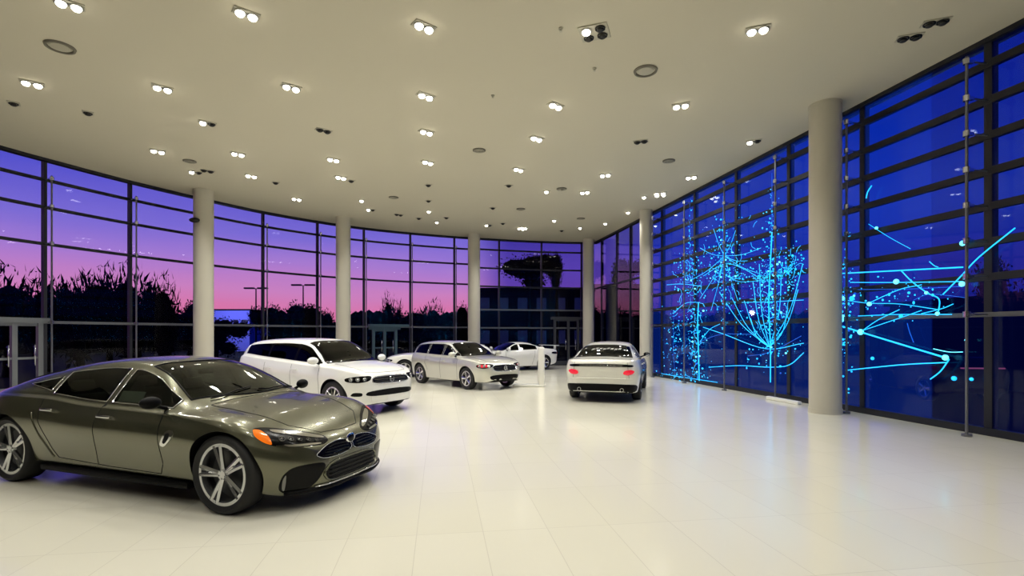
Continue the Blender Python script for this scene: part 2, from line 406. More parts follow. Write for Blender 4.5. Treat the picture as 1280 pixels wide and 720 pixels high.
rows('off', [[(404.5,162.5),(801,176.4)],[(259,213)],[(498.4,268)]], 'unlit dark twin ceiling spotlight', 'spotlight', 'unlit twin spotlights in the ceiling')
tag(fit('off',1170,27), 'large unlit dark ceiling spotlight above the right glass wall', 'spotlight', 'unlit twin spotlights in the ceiling')
tag(fit('off',1137,46), 'unlit ceiling spotlight just left of the large dark one by the glass wall', 'spotlight', 'unlit twin spotlights in the ceiling')
rows('one', [[(17,128.5)],[(110,140.6)],[(344.5,228),(439,225.7),(535.4,231),(636,231.6)],[(535.5,250.7),(616,259.7)],[(523.4,272.6),(558,271.8),(628.5,279),(702,288)]],
    'small round dark ceiling spot', 'spotlight', 'small dark spots in the ceiling')
rows('dot', [[(683,238.6),(805,245.6)],[(452,250),(536,263.6),(785,264.8)],[(546,277),(692.6,275),(725,284.3),(756.6,278.8)]],
    'small single lit ceiling spotlight', 'spotlight', 'single lit spotlights in the ceiling')
rows('quad', [[(825,242)],[(653,284.7)]], 'four lamp lit ceiling spotlight cluster', 'spotlight', 'four lamp spotlights in the ceiling')
tag(fit('quadoff',743,40), 'large mostly unlit four lamp ceiling spotlight nearest the camera', 'spotlight')
rows('disc', [[(599,187.5)],[(702,235.8),(836,200.7)],[(492,246.5),(651,261)],[(726,273)],[(237,201)]], 'flat grey round ceiling speaker', 'speaker', 'round speakers in the ceiling',
    ['nearest row','middle row','far row','farthest row','row over the left glass'])
tag(fit('ring',75,58), 'round ring ceiling vent above the left glass wall', 'vent'); tag(fit('ring',807,88), 'round ring ceiling vent right of the ceiling centre', 'vent')
for px, py, lab in ((743,85,'tiny ceiling sprinkler behind the dark four lamp spotlight'),(616,119,'tiny dark ceiling sprinkler in the middle of the ceiling'),(701,35,'small round ceiling sensor left of the four lamp spotlight')):
    bm = bmesh.new(); cyl(bm, (0,0,-.02), (0,0,0), .035, 16); cyl(bm, (0,0,-.05), (0,0,-.02), .012, 8); cyl(bm, (0,0,-.055), (0,0,-.05), .025, 12)
    o = obj('ceiling_sprinkler', bm, M['lamp_body'], angle=40); q = ceil_pt(px,py); o.location = (q.x,q.y,CEIL-.001); tag(o, lab, 'sprinkler')
# the same fittings continue over and behind the camera, outside the frame
for x, y in ((-9,6.3),(-9.5,2.5),(-6,3),(-6.2,6),(-3,4.6),(-1.2,5.2),(1.6,5.4),(4.6,5.6),(-3,1),(.5,2.2),(4,2.3),(7,4.2),(-7,-1),(-2.5,-2.2),(1.5,-2),(5.5,-1.5)):
    o = copy_tree(protos['lit']); o.location = (x,y,CEIL-.001); LAMPS.append((x,y,.55 if x < -5 else .85))
    tag(o, 'lit twin ceiling spotlight over the front of the hall, above the camera', 'spotlight', 'lit twin spotlights above the camera')
for i, (x, y, s) in enumerate(LAMPS):
    l = bpy.data.lights.new('spot_beam', 'SPOT'); l.energy = 208*s; l.color = (1,.97,.905); l.spot_size = math.radians(125); l.spot_blend = .8; l.shadow_soft_size = .09
    o = bpy.data.objects.new('spot_beam', l); C.objects.link(o); o.location = (x,y,CEIL-.12)

# ------------------------------------------------------------------ glowing light network on the blue glass
def wall_px(px, py, off=.14):
    p, t, n = hit(RC, px, off); D = p.y
    return Vector((p.x, p.y, CH+(HOR-py)*D/F))
def along(pts, k=6):
    P = [Vector((*p,0)) for p in pts]
    if len(P) == 2: return [P[0].lerp(P[1], j/k).to_2d() for j in range(k+1)]
    return [q.to_2d() for q in spline(P, k)]
def sculpture(name, label, strands, nodes, spark=()):
    root = empty(name, wall_px(*strands[0][0][0])); o = root.location.copy(); o.z = 0; root.location = o
    T = Matrix.Translation(-o)
    for pts, r, m in strands:
        bm = bmesh.new(); tube(bm, [wall_px(p.x,p.y) for p in along(pts)], r*.62, 6); bmesh.ops.transform(bm, matrix=T, verts=bm.verts)
        obj('light_strand', bm, M[m], root, smooth=True)
    for px, py, r, m in nodes:
        bm = bmesh.new(); ellipsoid(bm, wall_px(px,py)-o, (r,r,r), 10, 6); obj('light_node', bm, M[m], root, smooth=True)
    bm = bmesh.new()
    for cx, cy, sx, sy, n in spark:
        for _ in range(n):
            q = wall_px(random.gauss(cx,sx/2.6), random.gauss(cy,sy/2.4), random.uniform(.10,.2)); rr = random.choice((.006,.009,.009,.014,.02))
            ellipsoid(bm, q-o, (rr,rr,rr*random.uniform(.8,1.6)), 6, 4)
    if spark: tag(obj('light_sparkles', bm, M['cyan'], root), kind='stuff')
    return tag(root, label, 'light sculpture', 'glowing light figures on the blue glass')
def cluster(cx, cy, sx, sy, n, r0=.010, r1=.028, ms=('cyan','cyan','cyan2','cyan3')):
    return [(random.gauss(cx,sx/2), random.gauss(cy,sy/2), random.uniform(r0,r1), random.choice(ms)) for _ in range(n)]
def twigs(cx, cy, sx, sy, n, ln, m='cyan2', r=.006):
    out = []
    for _ in range(n):
        x, y, a = random.gauss(cx,sx/2), random.gauss(cy,sy/2), random.uniform(0,6.28); l = random.uniform(.4,1)*ln
        out.append((((x,y),(x+l*.6*math.cos(a)*.7,y+l*.5*math.sin(a)),(x+l*math.cos(a+.3)*.7,y+l*math.sin(a+.3))), r, m))
    return out
b, d, w = 'cyan', 'cyan2', 'cyan3'
st = [(((969,478),(969,433),(967,380),(969,330),(971,290)),.022,b),(((971,290),(971,216)),.008,d)]
for tx, ty in ((905,366),(920,372),(936,376),(947,352),(955,330),(983,335),(991,385),(1004,362),(1010,330),(944,398)):
    mx = (969+tx)/2+(-4 if tx < 969 else 4); st.append((((968,434),(mx,(434+ty)/2+6),(tx,ty)),.013,b))
st += [(((891,459),(930,457),(969,459),(993,456),(1011,441)),.016,b),(((884,409),(911,418),(964,436),(1011,429)),.015,b),(((933,378),(975,377),(1011,375)),.012,b),
       (((880,427),(907,418),(947,418)),.011,d),(((940,445),(969,440),(1008,420)),.01,d)]
st += twigs(972,372,26,70,34,18,b,.008)+twigs(992,336,18,28,16,14,b,.008)
sculpture('light_tree', 'glowing cyan light tree with fanned branches beside the thick column', st, cluster(970,385,18,90,60)+cluster(991,337,20,30,22), [(968,370,26,80,260),(992,336,24,30,110),(970,300,5,110,60),(960,440,90,30,50)])
st = [(((909,245),(909,320),(910,387)),.010,d)]
for tx, ty in ((867,351),(880,373),(894,388),(957,310),(955,342),(940,326),(880,310),(928,376),(897,286),(925,288)): st.append((((911,320),((911+tx)/2,(320+ty)/2+3),(tx,ty)),.010,b))
st += [(((884,345),(911,330),(935,336),(962,352)),.012,b),(((905,340),(930,352),(962,350)),.01,b)]+twigs(912,330,30,50,26,14,b,.008)
sculpture('light_tree', 'glowing cyan light starburst, middle one, high on the blue glass', st, cluster(912,325,26,50,55)+cluster(925,345,50,14,25,.008,.02), [(912,325,30,60,150),(930,345,70,18,110),(909,380,8,60,50),(930,395,70,40,40)])
st = [(((879,476),(878,440),(877,405),(878,378)),.026,b),(((867,253),(867,330),(868,378)),.008,d),(((831,467),(862,472),(902,478)),.014,b),(((847,391),(862,379),(880,378)),.014,b),
      (((838,356),(858,355),(882,358)),.014,b),(((880,427),(892,412),(905,405)),.012,b),(((847,391),(846,430),(848,466)),.007,d),(((860,390),(861,430),(860,466)),.007,d)]
st += twigs(870,430,16,60,30,14,b,.009)+twigs(866,345,24,34,22,14,b,.008)
sculpture('light_tree', 'glowing cyan light tree at the far left end of the blue glass', st, cluster(875,430,12,70,45,.012,.034)+cluster(850,420,14,60,30,.01,.026)+cluster(868,345,24,26,24,.01,.028), [(874,425,14,80,130),(848,430,16,70,110),(866,340,28,34,110),(867,290,5,70,40),(862,468,60,8,50)])
st = []
for p, r, m in (([(1056,342),(1134,338),(1212,334)],.022,b),([(1070,353),(1128,353),(1212,352)],.014,b),([(1080,362),(1150,361),(1210,358)],.010,d),
    ([(1134,338),(1148,352),(1167,366),(1182,374),(1181,392)],.016,b),([(1278,285),(1233,321),(1210,345),(1187,368)],.016,b),([(1093,379),(1132,362),(1160,356)],.013,b),
    ([(1056,374),(1093,379),(1132,380),(1181,387)],.012,b),([(1080,395),(1134,393),(1198,393)],.014,b),([(1083,415),(1105,400),(1132,387)],.013,b),([(1083,414),(1134,397),(1160,388)],.012,b),
    ([(1060,408),(1083,415),(1136,431),(1190,447)],.026,b),([(1064,463),(1134,456),(1192,453)],.018,b),([(1195,449),(1184,464),(1171,474)],.016,b),([(1142,404),(1145,415),(1150,428)],.012,d),
    ([(1175,436),(1195,440),(1212,440)],.010,w),([(1093,280),(1120,297),(1146,311)],.008,b),([(1097,232),(1092,240),(1090,248)],.018,b),([(1170,327),(1176,332),(1181,334)],.012,b),
    ([(1150,375),(1168,368),(1190,369),(1215,372)],.008,d),([(1160,392),(1185,386),(1200,380)],.012,b),([(1056,330),(1058,400),(1060,462)],.008,d),([(1064,240),(1064,320),(1062,380)],.006,d)):
    st.append((p, r, m))
nd = [(1083,415,.06,w),(1094,380,.045,w),(1128,352,.05,w),(1134,395,.035,b),(1166,366,.03,w),(1212,304,.045,w),(1211,355,.045,w),(1190,447,.05,w),(1059,397,.07,w),(1103,285,.03,w),(1068,293,.05,b),
      (1098,448,.035,b),(1060,373,.05,w),(1072,373,.05,b),(1180,392,.035,w),(1144,366,.025,b),(1216,425,.02,w),(1201,473,.04,b),(1223,474,.03,b)]
sculpture('light_network', 'glowing cyan web of straight light rods right of the thick column', st, nd+cluster(1064,400,12,80,45,.008,.026), [(1064,390,14,90,90),(1130,370,90,30,60)])
# ------------------------------------------------------------------ white low light bars at the glass foot
bm = bmesh.new(); p, t, n = hit(RC, 1000, .35); bx(bm, (0,0,.04), (1.1,.12,.08), 0, bev=.02); o = obj('floor_light_bar', bm, M['white_stand']); o.location = (p.x-.1,p.y,0); o.rotation_euler = (0,0,math.atan2(t.y,t.x))
tag(o, 'low white bar on the floor beside the foot of the thick column', 'light bar')

# ------------------------------------------------------------------ white display stand
st_ = empty('display_stand', (ground(676.5,483).x, ground(676.5,483).y, 0)); 
bm = bmesh.new(); bx(bm, (0,0,.615), (.2,.32,1.23), bev=.05); obj('upright', bm, M['white_stand'], st_, angle=50)
bm = bmesh.new(); bx(bm, (-.42,0,.035), (.95,.34,.07), bev=.02); obj('floor_tray', bm, M['white_stand'], st_, angle=50)
tag(st_, 'white upright display stand with floor tray beside the silver wagon', 'display stand')

# ================================================================== cars
def pchip(xs, ys):
    xs, ys = np.array(xs,float), np.array(ys,float); o = np.argsort(xs); xs, ys = xs[o], ys[o]
    h = np.diff(xs); dl = np.diff(ys)/h; m = np.zeros_like(xs)
    for i in range(1, len(xs)-1):
        if dl[i-1]*dl[i] > 0:
            w1, w2 = 2*h[i]+h[i-1], h[i]+2*h[i-1]; m[i] = (w1+w2)/(w1/dl[i-1]+w2/dl[i])
    m[0], m[-1] = dl[0], dl[-1]
    def f(x):
        x = min(max(x, xs[0]), xs[-1]); i = min(max(int(np.searchsorted(xs, x))-1, 0), len(xs)-2); t = (x-xs[i])/h[i]
        return float((2*t**3-3*t*t+1)*ys[i]+(t**3-2*t*t+t)*h[i]*m[i]+(-2*t**3+3*t*t)*ys[i+1]+(t**3-t*t)*h[i]*m[i+1])
    return f
def P2(d): return pchip([k for k,_ in d],[v for _,v in d])
def sstep(x): x = min(max(x,0),1); return x*x*(3-2*x)
class Car:
    darkp = False
    def __init__(s, **k):
        s.__dict__.update(k)
        s.zc, s.zd, s.zs, s.sh = P2(k['top']), P2(k['deck']), P2(k['sill']), P2(k['shoulder'])
        s.x0, s.x1 = k['top'][0][0], k['top'][-1][0]
    def plan(s, x):
        for e, sg, st, n in ((s.x1, 1, s.ns, s.nn), (s.x0, -1, s.ts, s.tn)):
            t = (x-st)/(e-st)
            if t > 0 and sg*(x-st) > 0: return (1-(t*s.endt)**n)**(1/n)
        return 1.
    def dims(s, x):
        W = s.W/2*s.plan(x); zsh = s.sh(x); zc = s.zc(x); zd = min(s.zd(x), zc)
        fl = sum(s.flare*math.exp(-((x-xw)/.42)**2) for xw in (s.xf, s.xr))
        wsh = W*s.shw+fl*1.1; wm = W+fl*.5; wr = max(wsh-.07-s.tumble*max(zc-zsh,0), .12)
        return W, zsh, zc, zd, wsh, wm, wr, fl
    def section(s, x, inset=0):
        W, zsh, zc, zd, wsh, wm, wr, fl = s.dims(x); g = sstep((zc-zd)/.22); zs = s.zs(x); hh = zsh-zs
        drop = min(.085, .55*max(zc-zsh,.0)+.012)
        hood = [(wsh*.95, zsh+.012+fl*s.crest), (wsh*.80, zsh+.45*(zc-zsh)+fl*s.crest), (wsh*.62, zsh+.72*(zc-zsh)), (wsh*.35, zc-.008), (0, zc)]
        cab = [(wsh-.05, zsh+.012), (wsh-.075, zsh+.05), (wr+.012, zc-drop), (wr*.72, zc-.018), (0, zc)]
        top = [(a[0]*(1-g)+b[0]*g, a[1]*(1-g)+b[1]*g) for a, b in zip(hood, cab)]
        tk = s.tuck*s.plan(x)
        return [(0,zs),(wm*.6,zs),(wm-tk-.03,zs),(wm-tk,zs+.05*hh+.01),(wm-tk*s.mid,zs+.34*hh),(wm,zs+.62*hh),(wm-.006,zs+.78*hh),(wsh+.004,zsh-.035*min(1,hh*2)),(wsh-.012,zsh)]+top
    def stations(s):
        n = 26; xs = []
        for i in range(n): xs.append(s.x0+(s.ts-s.x0)*(1-math.cos(math.pi/2*i/n)))
        m = 84
        for i in range(m): xs.append(s.ts+(s.ns-s.ts)*i/m)
        for i in range(n+1): xs.append(s.ns+(s.x1-s.ns)*math.sin(math.pi/2*i/n))
        return xs
    def shell(s):
        bm = bmesh.new(); rings = []
        for x in s.stations():
            half = s.section(x)
            full = [(-y,z) for y,z in half[:0:-1]]+half
            # open polygon from top centre (-side) over the bottom to top centre (+side): closed loop, corner-cut
            loop = [p for p in full]; loop = loop[:-1]   # drop duplicate top
            for _ in range(3):
                new = []
                for i in range(len(loop)):
                    a, b = loop[i], loop[(i+1) % len(loop)]
                    new += [(a[0]*.75+b[0]*.25, a[1]*.75+b[1]*.25), (a[0]*.25+b[0]*.75, a[1]*.25+b[1]*.75)]
                loop = new
            rings.append([bm.verts.new((x,y,z)) for y,z in loop])
        for A, B in zip(rings, rings[1:]):
            n = len(A)
            for k in range(n): bm.faces.new((A[k],A[(k+1)%n],B[(k+1)%n],B[k]))
        for R in (rings[0], rings[-1]): bm.faces.new(R)
        bmesh.ops.recalc_face_normals(bm, faces=bm.faces)
        for f in bm.faces:
            f.smooth = True; f.material_index = 1 if f.normal.z < -.8 else 0
        return bm
    def glass_lo(s, x): return s.sh(x)+s.gl0
    def glass_hi(s, x):
        W, zsh, zc, zd, wsh, wm, wr, fl = s.dims(x); return zc-s.ghi
def resample(poly, step):
    out = []
    for i, a in enumerate(poly):
        b = poly[(i+1) % len(poly)]; n = max(1, int((b-a).length/step))
        out += [a.lerp(b, j/n) for j in range(n)]
    return out
def rounded(poly, k=2):
    for _ in range(k):
        poly = [q for i in range(len(poly)) for q in (poly[i].lerp(poly[(i+1)%len(poly)], .2), poly[i].lerp(poly[(i+1)%len(poly)], .8))]
    return poly
def inside(p, poly):
    c = False; j = len(poly)-1
    for i in range(len(poly)):
        a, b = poly[i], poly[j]
        if (a.y > p.y) != (b.y > p.y) and p.x < (b.x-a.x)*(p.y-a.y)/(b.y-a.y)+a.x: c = not c
        j = i
    return c
class Proj:
    """rays for laying a patch on a body: 'side' (x,z), 'top' (x,y), 'front' (y,z), 'rear' (y,z)"""
    def __init__(s, bvh, kind, sg=1, off=0): s.b, s.k, s.s, s.off = bvh, kind, sg, off
    def ray(s, p):
        if s.k == 'side': return Vector((p.x, s.s*3, p.y)), Vector((0,-s.s,0))
        if s.k == 'top': return Vector((p.x, p.y, 4)), Vector((0,0,-1))
        if s.k == 'front': return Vector((6, p.x, p.y)), Vector((-1,0,0))
        if s.k == 'rear': return Vector((-6, p.x, p.y)), Vector((1,0,0))
        if s.k == 'corner':   # front corner, 45 degrees: p.x measured along the corner's tangent
            u = Vector((.7071,-.7071*s.s,0)); return Vector((0,0,p.y))+u*(s.off-p.x)+Vector((.7071,.7071*s.s,0))*6, Vector((-.7071,-.7071*s.s,0))
    def at(s, p):
        o, d = s.ray(p); loc, n, i, dist = s.b.ray_cast(o, d)
        if loc is None:
            best = s.b.find_nearest(o+d*4.5); loc, n = best[0], best[1]
        return loc, (n if n.dot(d) < 0 else -n)
def patch(bm, proj, poly, off=.004, thick=.012, step=.05, dome=0):
    poly = resample(poly, step); N = len(poly)
    x0, x1 = min(p.x for p in poly), max(p.x for p in poly); y0, y1 = min(p.y for p in poly), max(p.y for p in poly)
    pts = list(poly); x = x0+step/2
    while x < x1:
        y = y0+step/2
        while y < y1:
            q = Vector((x,y))
            if inside(q, poly) and min((q-r).length for r in poly) > step*.45: pts.append(q)
            y += step
        x += step
    r = geometry.delaunay_2d_cdt(pts, [], [list(range(N))], 1, 1e-6)
    vs, fs = r[0], r[2]; top = []; bot = []
    for v in vs:
        loc, n = proj.at(v); e = min((v-q).length for q in poly) if dome else 0
        top.append(bm.verts.new(loc+n*(off+dome*min(1,e/.06)))); bot.append(bm.verts.new(loc-n*thick))
    ed = {}
    for f in fs:
        try: bm.faces.new([top[i] for i in f]); bm.faces.new([bot[i] for i in reversed(f)])
        except ValueError: continue
        for i in range(len(f)):
            k = (f[i], f[(i+1)%len(f)]); ed[k] = ed.get(k,0)+1
    for (a, b) in ed:
        if (b, a) not in ed:
            try: bm.faces.new((top[a],bot[a],bot[b],top[b]))
            except ValueError: pass
def extr(bm, poly, kind, lo, hi, sg=1):
    def v(p, t): return {'side':(p.x,sg*t,p.y),'top':(p.x,p.y,t)}[kind]
    A = [bm.verts.new(v(p,lo)) for p in poly]; B = [bm.verts.new(v(p,hi)) for p in poly]; n = len(A)
    bm.faces.new(A); bm.faces.new(B)
    for i in range(n): bm.faces.new((A[i],A[(i+1)%n],B[(i+1)%n],B[i]))
def bool_apply(o, cutter, op='DIFFERENCE'):
    m = o.modifiers.new('cut', 'BOOLEAN'); m.operation = op; m.solver = 'EXACT'; m.object = cutter
    try: m.material_mode = 'INDEX'
    except Exception: pass
    dg = bpy.context.evaluated_depsgraph_get(); dg.update(); me = bpy.data.meshes.new_from_object(o.evaluated_get(dg))
    o.modifiers.clear(); old = o.data; o.data = me; bpy.data.objects.remove(cutter); return o
def V(*a): return [Vector(p) for p in a]

def make_wheel(parent, x, y, sg, R, rr, wid, style, detail=True):
    w = empty('wheel', (x, y, R), 0, parent)
    bm = bmesh.new(); h = wid/2
    lathe(bm, [(rr,-h*.86),(rr+.02,-h*.97),(rr+(R-rr)*.5,-h*1.03),(R-.018,-h*.95),(R-.004,-h*.8),(R,-h*.4),(R,h*.4),(R-.004,h*.8),(R-.018,h*.95),(rr+(R-rr)*.5,h*1.03),(rr+.02,h*.97),(rr,h*.86)], 64 if detail else 36)
    obj('tyre', bm, M['rubber'], w, angle=40)
    bm = bmesh.new(); o = sg*h
    lathe(bm, [(rr+.004,-h*.84),(rr+.004,h*.84),(rr-.004,h*.90),(rr-.02,h*.84),(rr-.03,h*.5),(rr-.035,-h*.5),(rr-.03,-h*.84)], 64 if detail else 36)
    rim = obj('rim', bm, M['alloy'], w, angle=40)
    bm = bmesh.new(); cyl(bm, (0,sg*h*.0,0), (0,sg*h*.18,0), rr*.72, 32); cyl(bm, (0,-sg*h*.5,0), (0,-sg*h*.3,0), rr*.9, 24); obj('brake_disc', bm, M['disc'], w, angle=40)
    n = {'five_twin':5,'five':5,'ten':10}[style]; yo = sg*h*.72
    def blade(bm, a, w0, w1, r0, r1, sh=0):
        ca, sa = math.cos(a), math.sin(a)
        def q(r, t, y): return (r*ca-(t)*sa, y, r*sa+(t)*ca)
        pr = []
        for (r, ww, yy) in ((r0,w0,yo),((r0+r1)/2,(w0+w1)/2*.92,yo+sg*.006),(r1,w1,yo+sg*.012)):
            pr.append([bm.verts.new(q(r, sh*(r/r1)-ww/2, yy)), bm.verts.new(q(r, sh*(r/r1), yy+sg*.012)), bm.verts.new(q(r, sh*(r/r1)+ww/2, yy)), bm.verts.new(q(r, sh*(r/r1), yy-sg*.035))])
        for A, B in zip(pr, pr[1:]):
            for k in range(4): bm.faces.new((A[k],A[(k+1)%4],B[(k+1)%4],B[k]))
        bm.faces.new(pr[0]); bm.faces.new(pr[-1])
    for i in range(n):
        a = 2*math.pi*i/n+math.pi/2+.25
        bm = bmesh.new()
        if style == 'five_twin':
            blade(bm, a, rr*.16, rr*.15, rr*.1, rr-.014, rr*.13); blade(bm, a, rr*.16, rr*.15, rr*.1, rr-.014, -rr*.13)
            blade(bm, a, rr*.22, rr*.06, rr*.08, rr*.55, 0)
        elif style == 'five': blade(bm, a, rr*.26, rr*.40, rr*.1, rr-.012)
        else: blade(bm, a, rr*.12, rr*.13, rr*.1, rr-.012)
        obj('spoke', bm, M['alloy'], rim, angle=30)
    bm = bmesh.new(); cyl(bm, (0,yo-sg*.02,0), (0,yo+sg*.02,0), rr*.2, 24, rr*.15)
    for i in range(5):
        a = i*1.2566+.9; cyl(bm, (rr*.13*math.cos(a),yo+sg*.01,rr*.13*math.sin(a)), (rr*.13*math.cos(a),yo+sg*.026,rr*.13*math.sin(a)), .009, 8)
    obj('hub_cap', bm, M['alloy'], w, angle=30)
    return w

def build_car(c, name, label, cat, pos, yaw, paint, sides=(1,-1), interior=True, group=None):
    root = empty(name, (pos[0],pos[1],0), yaw); tag(root, label, cat, group)
    bmS = c.shell(); bvh = BVHTree.FromBMesh(bmS)
    body = obj('body', bmS, [paint, M['black']], root)
    def px(k, sg=1): return Proj(bvh, k, sg, (c.x1-.28-c.W*.36)*.7071)
    # --- outlines of the glass
    def side_poly(xa, xb, n=14, lo=None, hi=None, shrink_a=0):
        X = [xa+(xb-xa)*i/n for i in range(n+1)]
        L = [Vector((x, c.glass_lo(x))) for x in X]; U = [Vector((x, max(c.glass_hi(x), c.glass_lo(x)+.004))) for x in reversed(X)]
        return L+U
    sides_p = [side_poly(a, b) for a, b in c.side_windows]
    if c.quarter: sides_p.append(V(*c.quarter))
    def screen(xb, xt, bulge, pil, sgn, n=12):
        def half(x):
            W, zsh, zc, zd, wsh, wm, wr, fl = c.dims(x); return max(wr-pil, .1)
        rows_ = [xb+(xt-xb)*i/n for i in range(n+1)]
        R_ = [Vector((x, half(x))) for x in rows_]
        wb_, wt_ = half(xb), half(xt)
        bot_ = [Vector((xb+sgn*bulge*(1-(y/wb_)**2), y)) for y in [ -wb_+2*wb_*i/n for i in range(1,n)]]
        top_ = [Vector((xt+sgn*bulge*.5*(1-(y/wt_)**2), y)) for y in [ wt_-2*wt_*i/n for i in range(1,n)]]
        return bot_ + R_ + top_ + [Vector((p.x,-p.y)) for p in reversed(R_)]
    ws = screen(*c.windscreen, 1); rs = screen(*c.backlight, -1) if c.backlight else None
    # --- cut wheel arches, cabin and window openings
    bm = bmesh.new()
    for xw in (c.xf, c.xr):
        for sg in (1,-1):
            e = c.W/2; cyl(bm, (xw, sg*(e-.36), c.R+.005), (xw, sg*(e+.25), c.R+.005), c.R+c.gap, 56)
    for f in bm.faces: f.material_index = 1
    me = bpy.data.meshes.new('cut'); bmesh.ops.recalc_face_normals(bm, faces=bm.faces); bm.to_mesh(me); bm.free()
    me.materials.append(paint); me.materials.append(M['black']); bool_apply(body, link('cut', me, None, root))
    if interior:
        bm = bmesh.new(); xa, xb = c.cabin; rings = []; n = 30
        for i in range(n+1):
            x = xa+(xb-xa)*i/n; W, zsh, zc, zd, wsh, wm, wr, fl = c.dims(x); zt = zc-.045; zb = zsh-c.deep
            zt = max(zt, zb+.06); we = max(min(wr-.03, wsh-.13), .2)
            pts = [(-(wsh-.14),zb),((wsh-.14),zb),((wsh-.14),min(zsh,zt-.03)),(we+.0,zt-.055 if zt-.055 > min(zsh,zt-.03) else zt-.02),(we*.7,zt),(-we*.7,zt),(-we,zt-.055 if zt-.055 > min(zsh,zt-.03) else zt-.02),(-(wsh-.14),min(zsh,zt-.03))]
            rings.append([bm.verts.new((x,y,z)) for y,z in pts])
        for A, B in zip(rings, rings[1:]):
            for k in range(8): bm.faces.new((A[k],A[(k+1)%8],B[(k+1)%8],B[k]))
        bm.faces.new(rings[0]); bm.faces.new(rings[-1])
        for f in bm.faces: f.material_index = 1
        bmesh.ops.recalc_face_normals(bm, faces=bm.faces); me = bpy.data.meshes.new('cut'); bm.to_mesh(me); bm.free(); me.materials.append(paint); me.materials.append(M['black'])
        bool_apply(body, link('cut', me, None, root))
        for poly, kind in [(p,'side') for p in sides_p]+[(ws,'top')]+([(rs,'top')] if rs else []):
            for sg in ((1,-1) if kind == 'side' else (1,)):
                bm = bmesh.new(); ctr = sum(poly, Vector((0,0)))/len(poly); pl = [p+(ctr-p)*.02 for p in poly]
                if kind == 'side': extr(bm, pl, 'side', .38, 1.4, sg)
                else: extr(bm, pl, 'top', c.sh(ctr.x)-.12, 2.4)
                for f in bm.faces: f.material_index = 1
                bmesh.ops.recalc_face_normals(bm, faces=bm.faces); me = bpy.data.meshes.new('cut'); bm.to_mesh(me); bm.free(); me.materials.append(paint); me.materials.append(M['black'])
                bool_apply(body, link('cut', me, None, root))
    body.data.name = 'body'; body.parent = root
    try:
        body.data.polygons.foreach_set('use_smooth', [True]*len(body.data.polygons)); body.data.set_sharp_from_angle(angle=math.radians(38))
    except Exception: pass
    gm_ = c.glass
    for poly in sides_p:
        for sg in (1,-1):
            bm = bmesh.new(); patch(bm, px('side',sg), poly, .002, .004); g = obj('side_window', bm, gm_, root, angle=40)
            if c.trim:
                bm = bmesh.new(); pr = px('side',sg); tube(bm, [l+nn*.004 for l,nn in (pr.at(q) for q in resample(poly,.05))], .007, 6, True); obj('window_trim', bm, M[c.trim], g, smooth=True)
    if c.darkp:
        sw = sorted(c.side_windows)
        for (a0,a1),(b0,b1) in zip(sw, sw[1:]):
            for sg in (1,-1):
                bm = bmesh.new(); patch(bm, px('side',sg), side_poly(a1-.004, b0+.004, 3), .003, .01); obj('pillar_cover', bm, M['gloss_black'], root, angle=40)
    bm = bmesh.new(); patch(bm, px('top'), ws, .002, .004); scr = obj('windscreen', bm, gm_, root, angle=40)
    bm = bmesh.new(); pr = px('top'); tube(bm, [l+nn*.002 for l,nn in (pr.at(q) for q in resample(ws,.06))], .009, 6, True); obj('seal', bm, M['black'], scr, smooth=True)
    if rs:
        bm = bmesh.new(); patch(bm, px('top'), rs, .002, .004); g = obj('rear_window', bm, gm_, root, angle=40)
        bm = bmesh.new(); tube(bm, [l+nn*.002 for l,nn in (pr.at(q) for q in resample(rs,.06))], .009, 6, True); obj('seal', bm, M['black'], g, smooth=True)
    # wipers
    xb = c.windscreen[0]+c.windscreen[2]
    for y0, y1 in ((.05,.62),(-.55,.0)):
        bm = bmesh.new(); L_ = []
        for i in range(6):
            y = y0+(y1-y0)*i/5; l, nn = pr.at(Vector((xb-.03-.10*abs(i/5-.2), y))); L_.append(l+nn*.016)
        tube(bm, L_, .008, 6); obj('wiper', bm, M['black'], root, smooth=True)
    # wheels
    for xw in (c.xf, c.xr):
        for sg in (1,-1): make_wheel(root, xw, sg*(c.W/2-c.wid/2-c.inset), sg, c.R, c.rr, c.wid, c.style, c.detail)
    # interior
    if interior:
        for xs_, n_ in ((c.seat_x,2),(c.seat_x-.85,2)):
            for sg in (1,-1):
                z = c.R*.9; s = empty('seat', (xs_, sg*.38, z), 0, root)
                bm = bmesh.new(); bx(bm, (.12,0,.02), (.5,.48,.16), bev=.05); obj('cushion', bm, M['seat'], s, angle=50)
                rot = Matrix.Rotation(math.radians(-16),3,'Y'); hgt = min(.56, c.zc(xs_)-z-.30)
                bm = bmesh.new(); bx(bm, (-.2,0,.06+hgt/2), (.13,.46,hgt), rot=rot, bev=.05); obj('backrest', bm, M['seat'], s, angle=50)
                bm = bmesh.new(); bx(bm, (-.2-.29*hgt-.02,0,.14+hgt), (.09,.24,.13), rot=rot, bev=.03); obj('headrest', bm, M['seat_l'], s, angle=50)
        bm = bmesh.new(); rot = Matrix.Rotation(math.radians(65),4,'Y'); rg = []
        for k in range(24): a = 2*math.pi*k/24; rg.append(rot @ Vector((.18*math.cos(a),.18*math.sin(a),0)))
        tube(bm, rg, .014, 8, True)
        for a in (0,2.1,4.2): cyl(bm, (0,0,0), rot @ Vector((.18*math.cos(a),.18*math.sin(a),0)), .012, 6)
        o = obj('steering_wheel', bm, M['black'], root, smooth=True); o.location = (c.seat_x+.52, .38, c.sh(0)-.06)
        bm = bmesh.new(); bx(bm, (0,0,0), (.02,.2,.06), bev=.008); o = obj('rear_view_mirror', bm, M['black'], root); o.location = (c.windscreen[1]+.12,0,c.zc(c.windscreen[1])-.14)
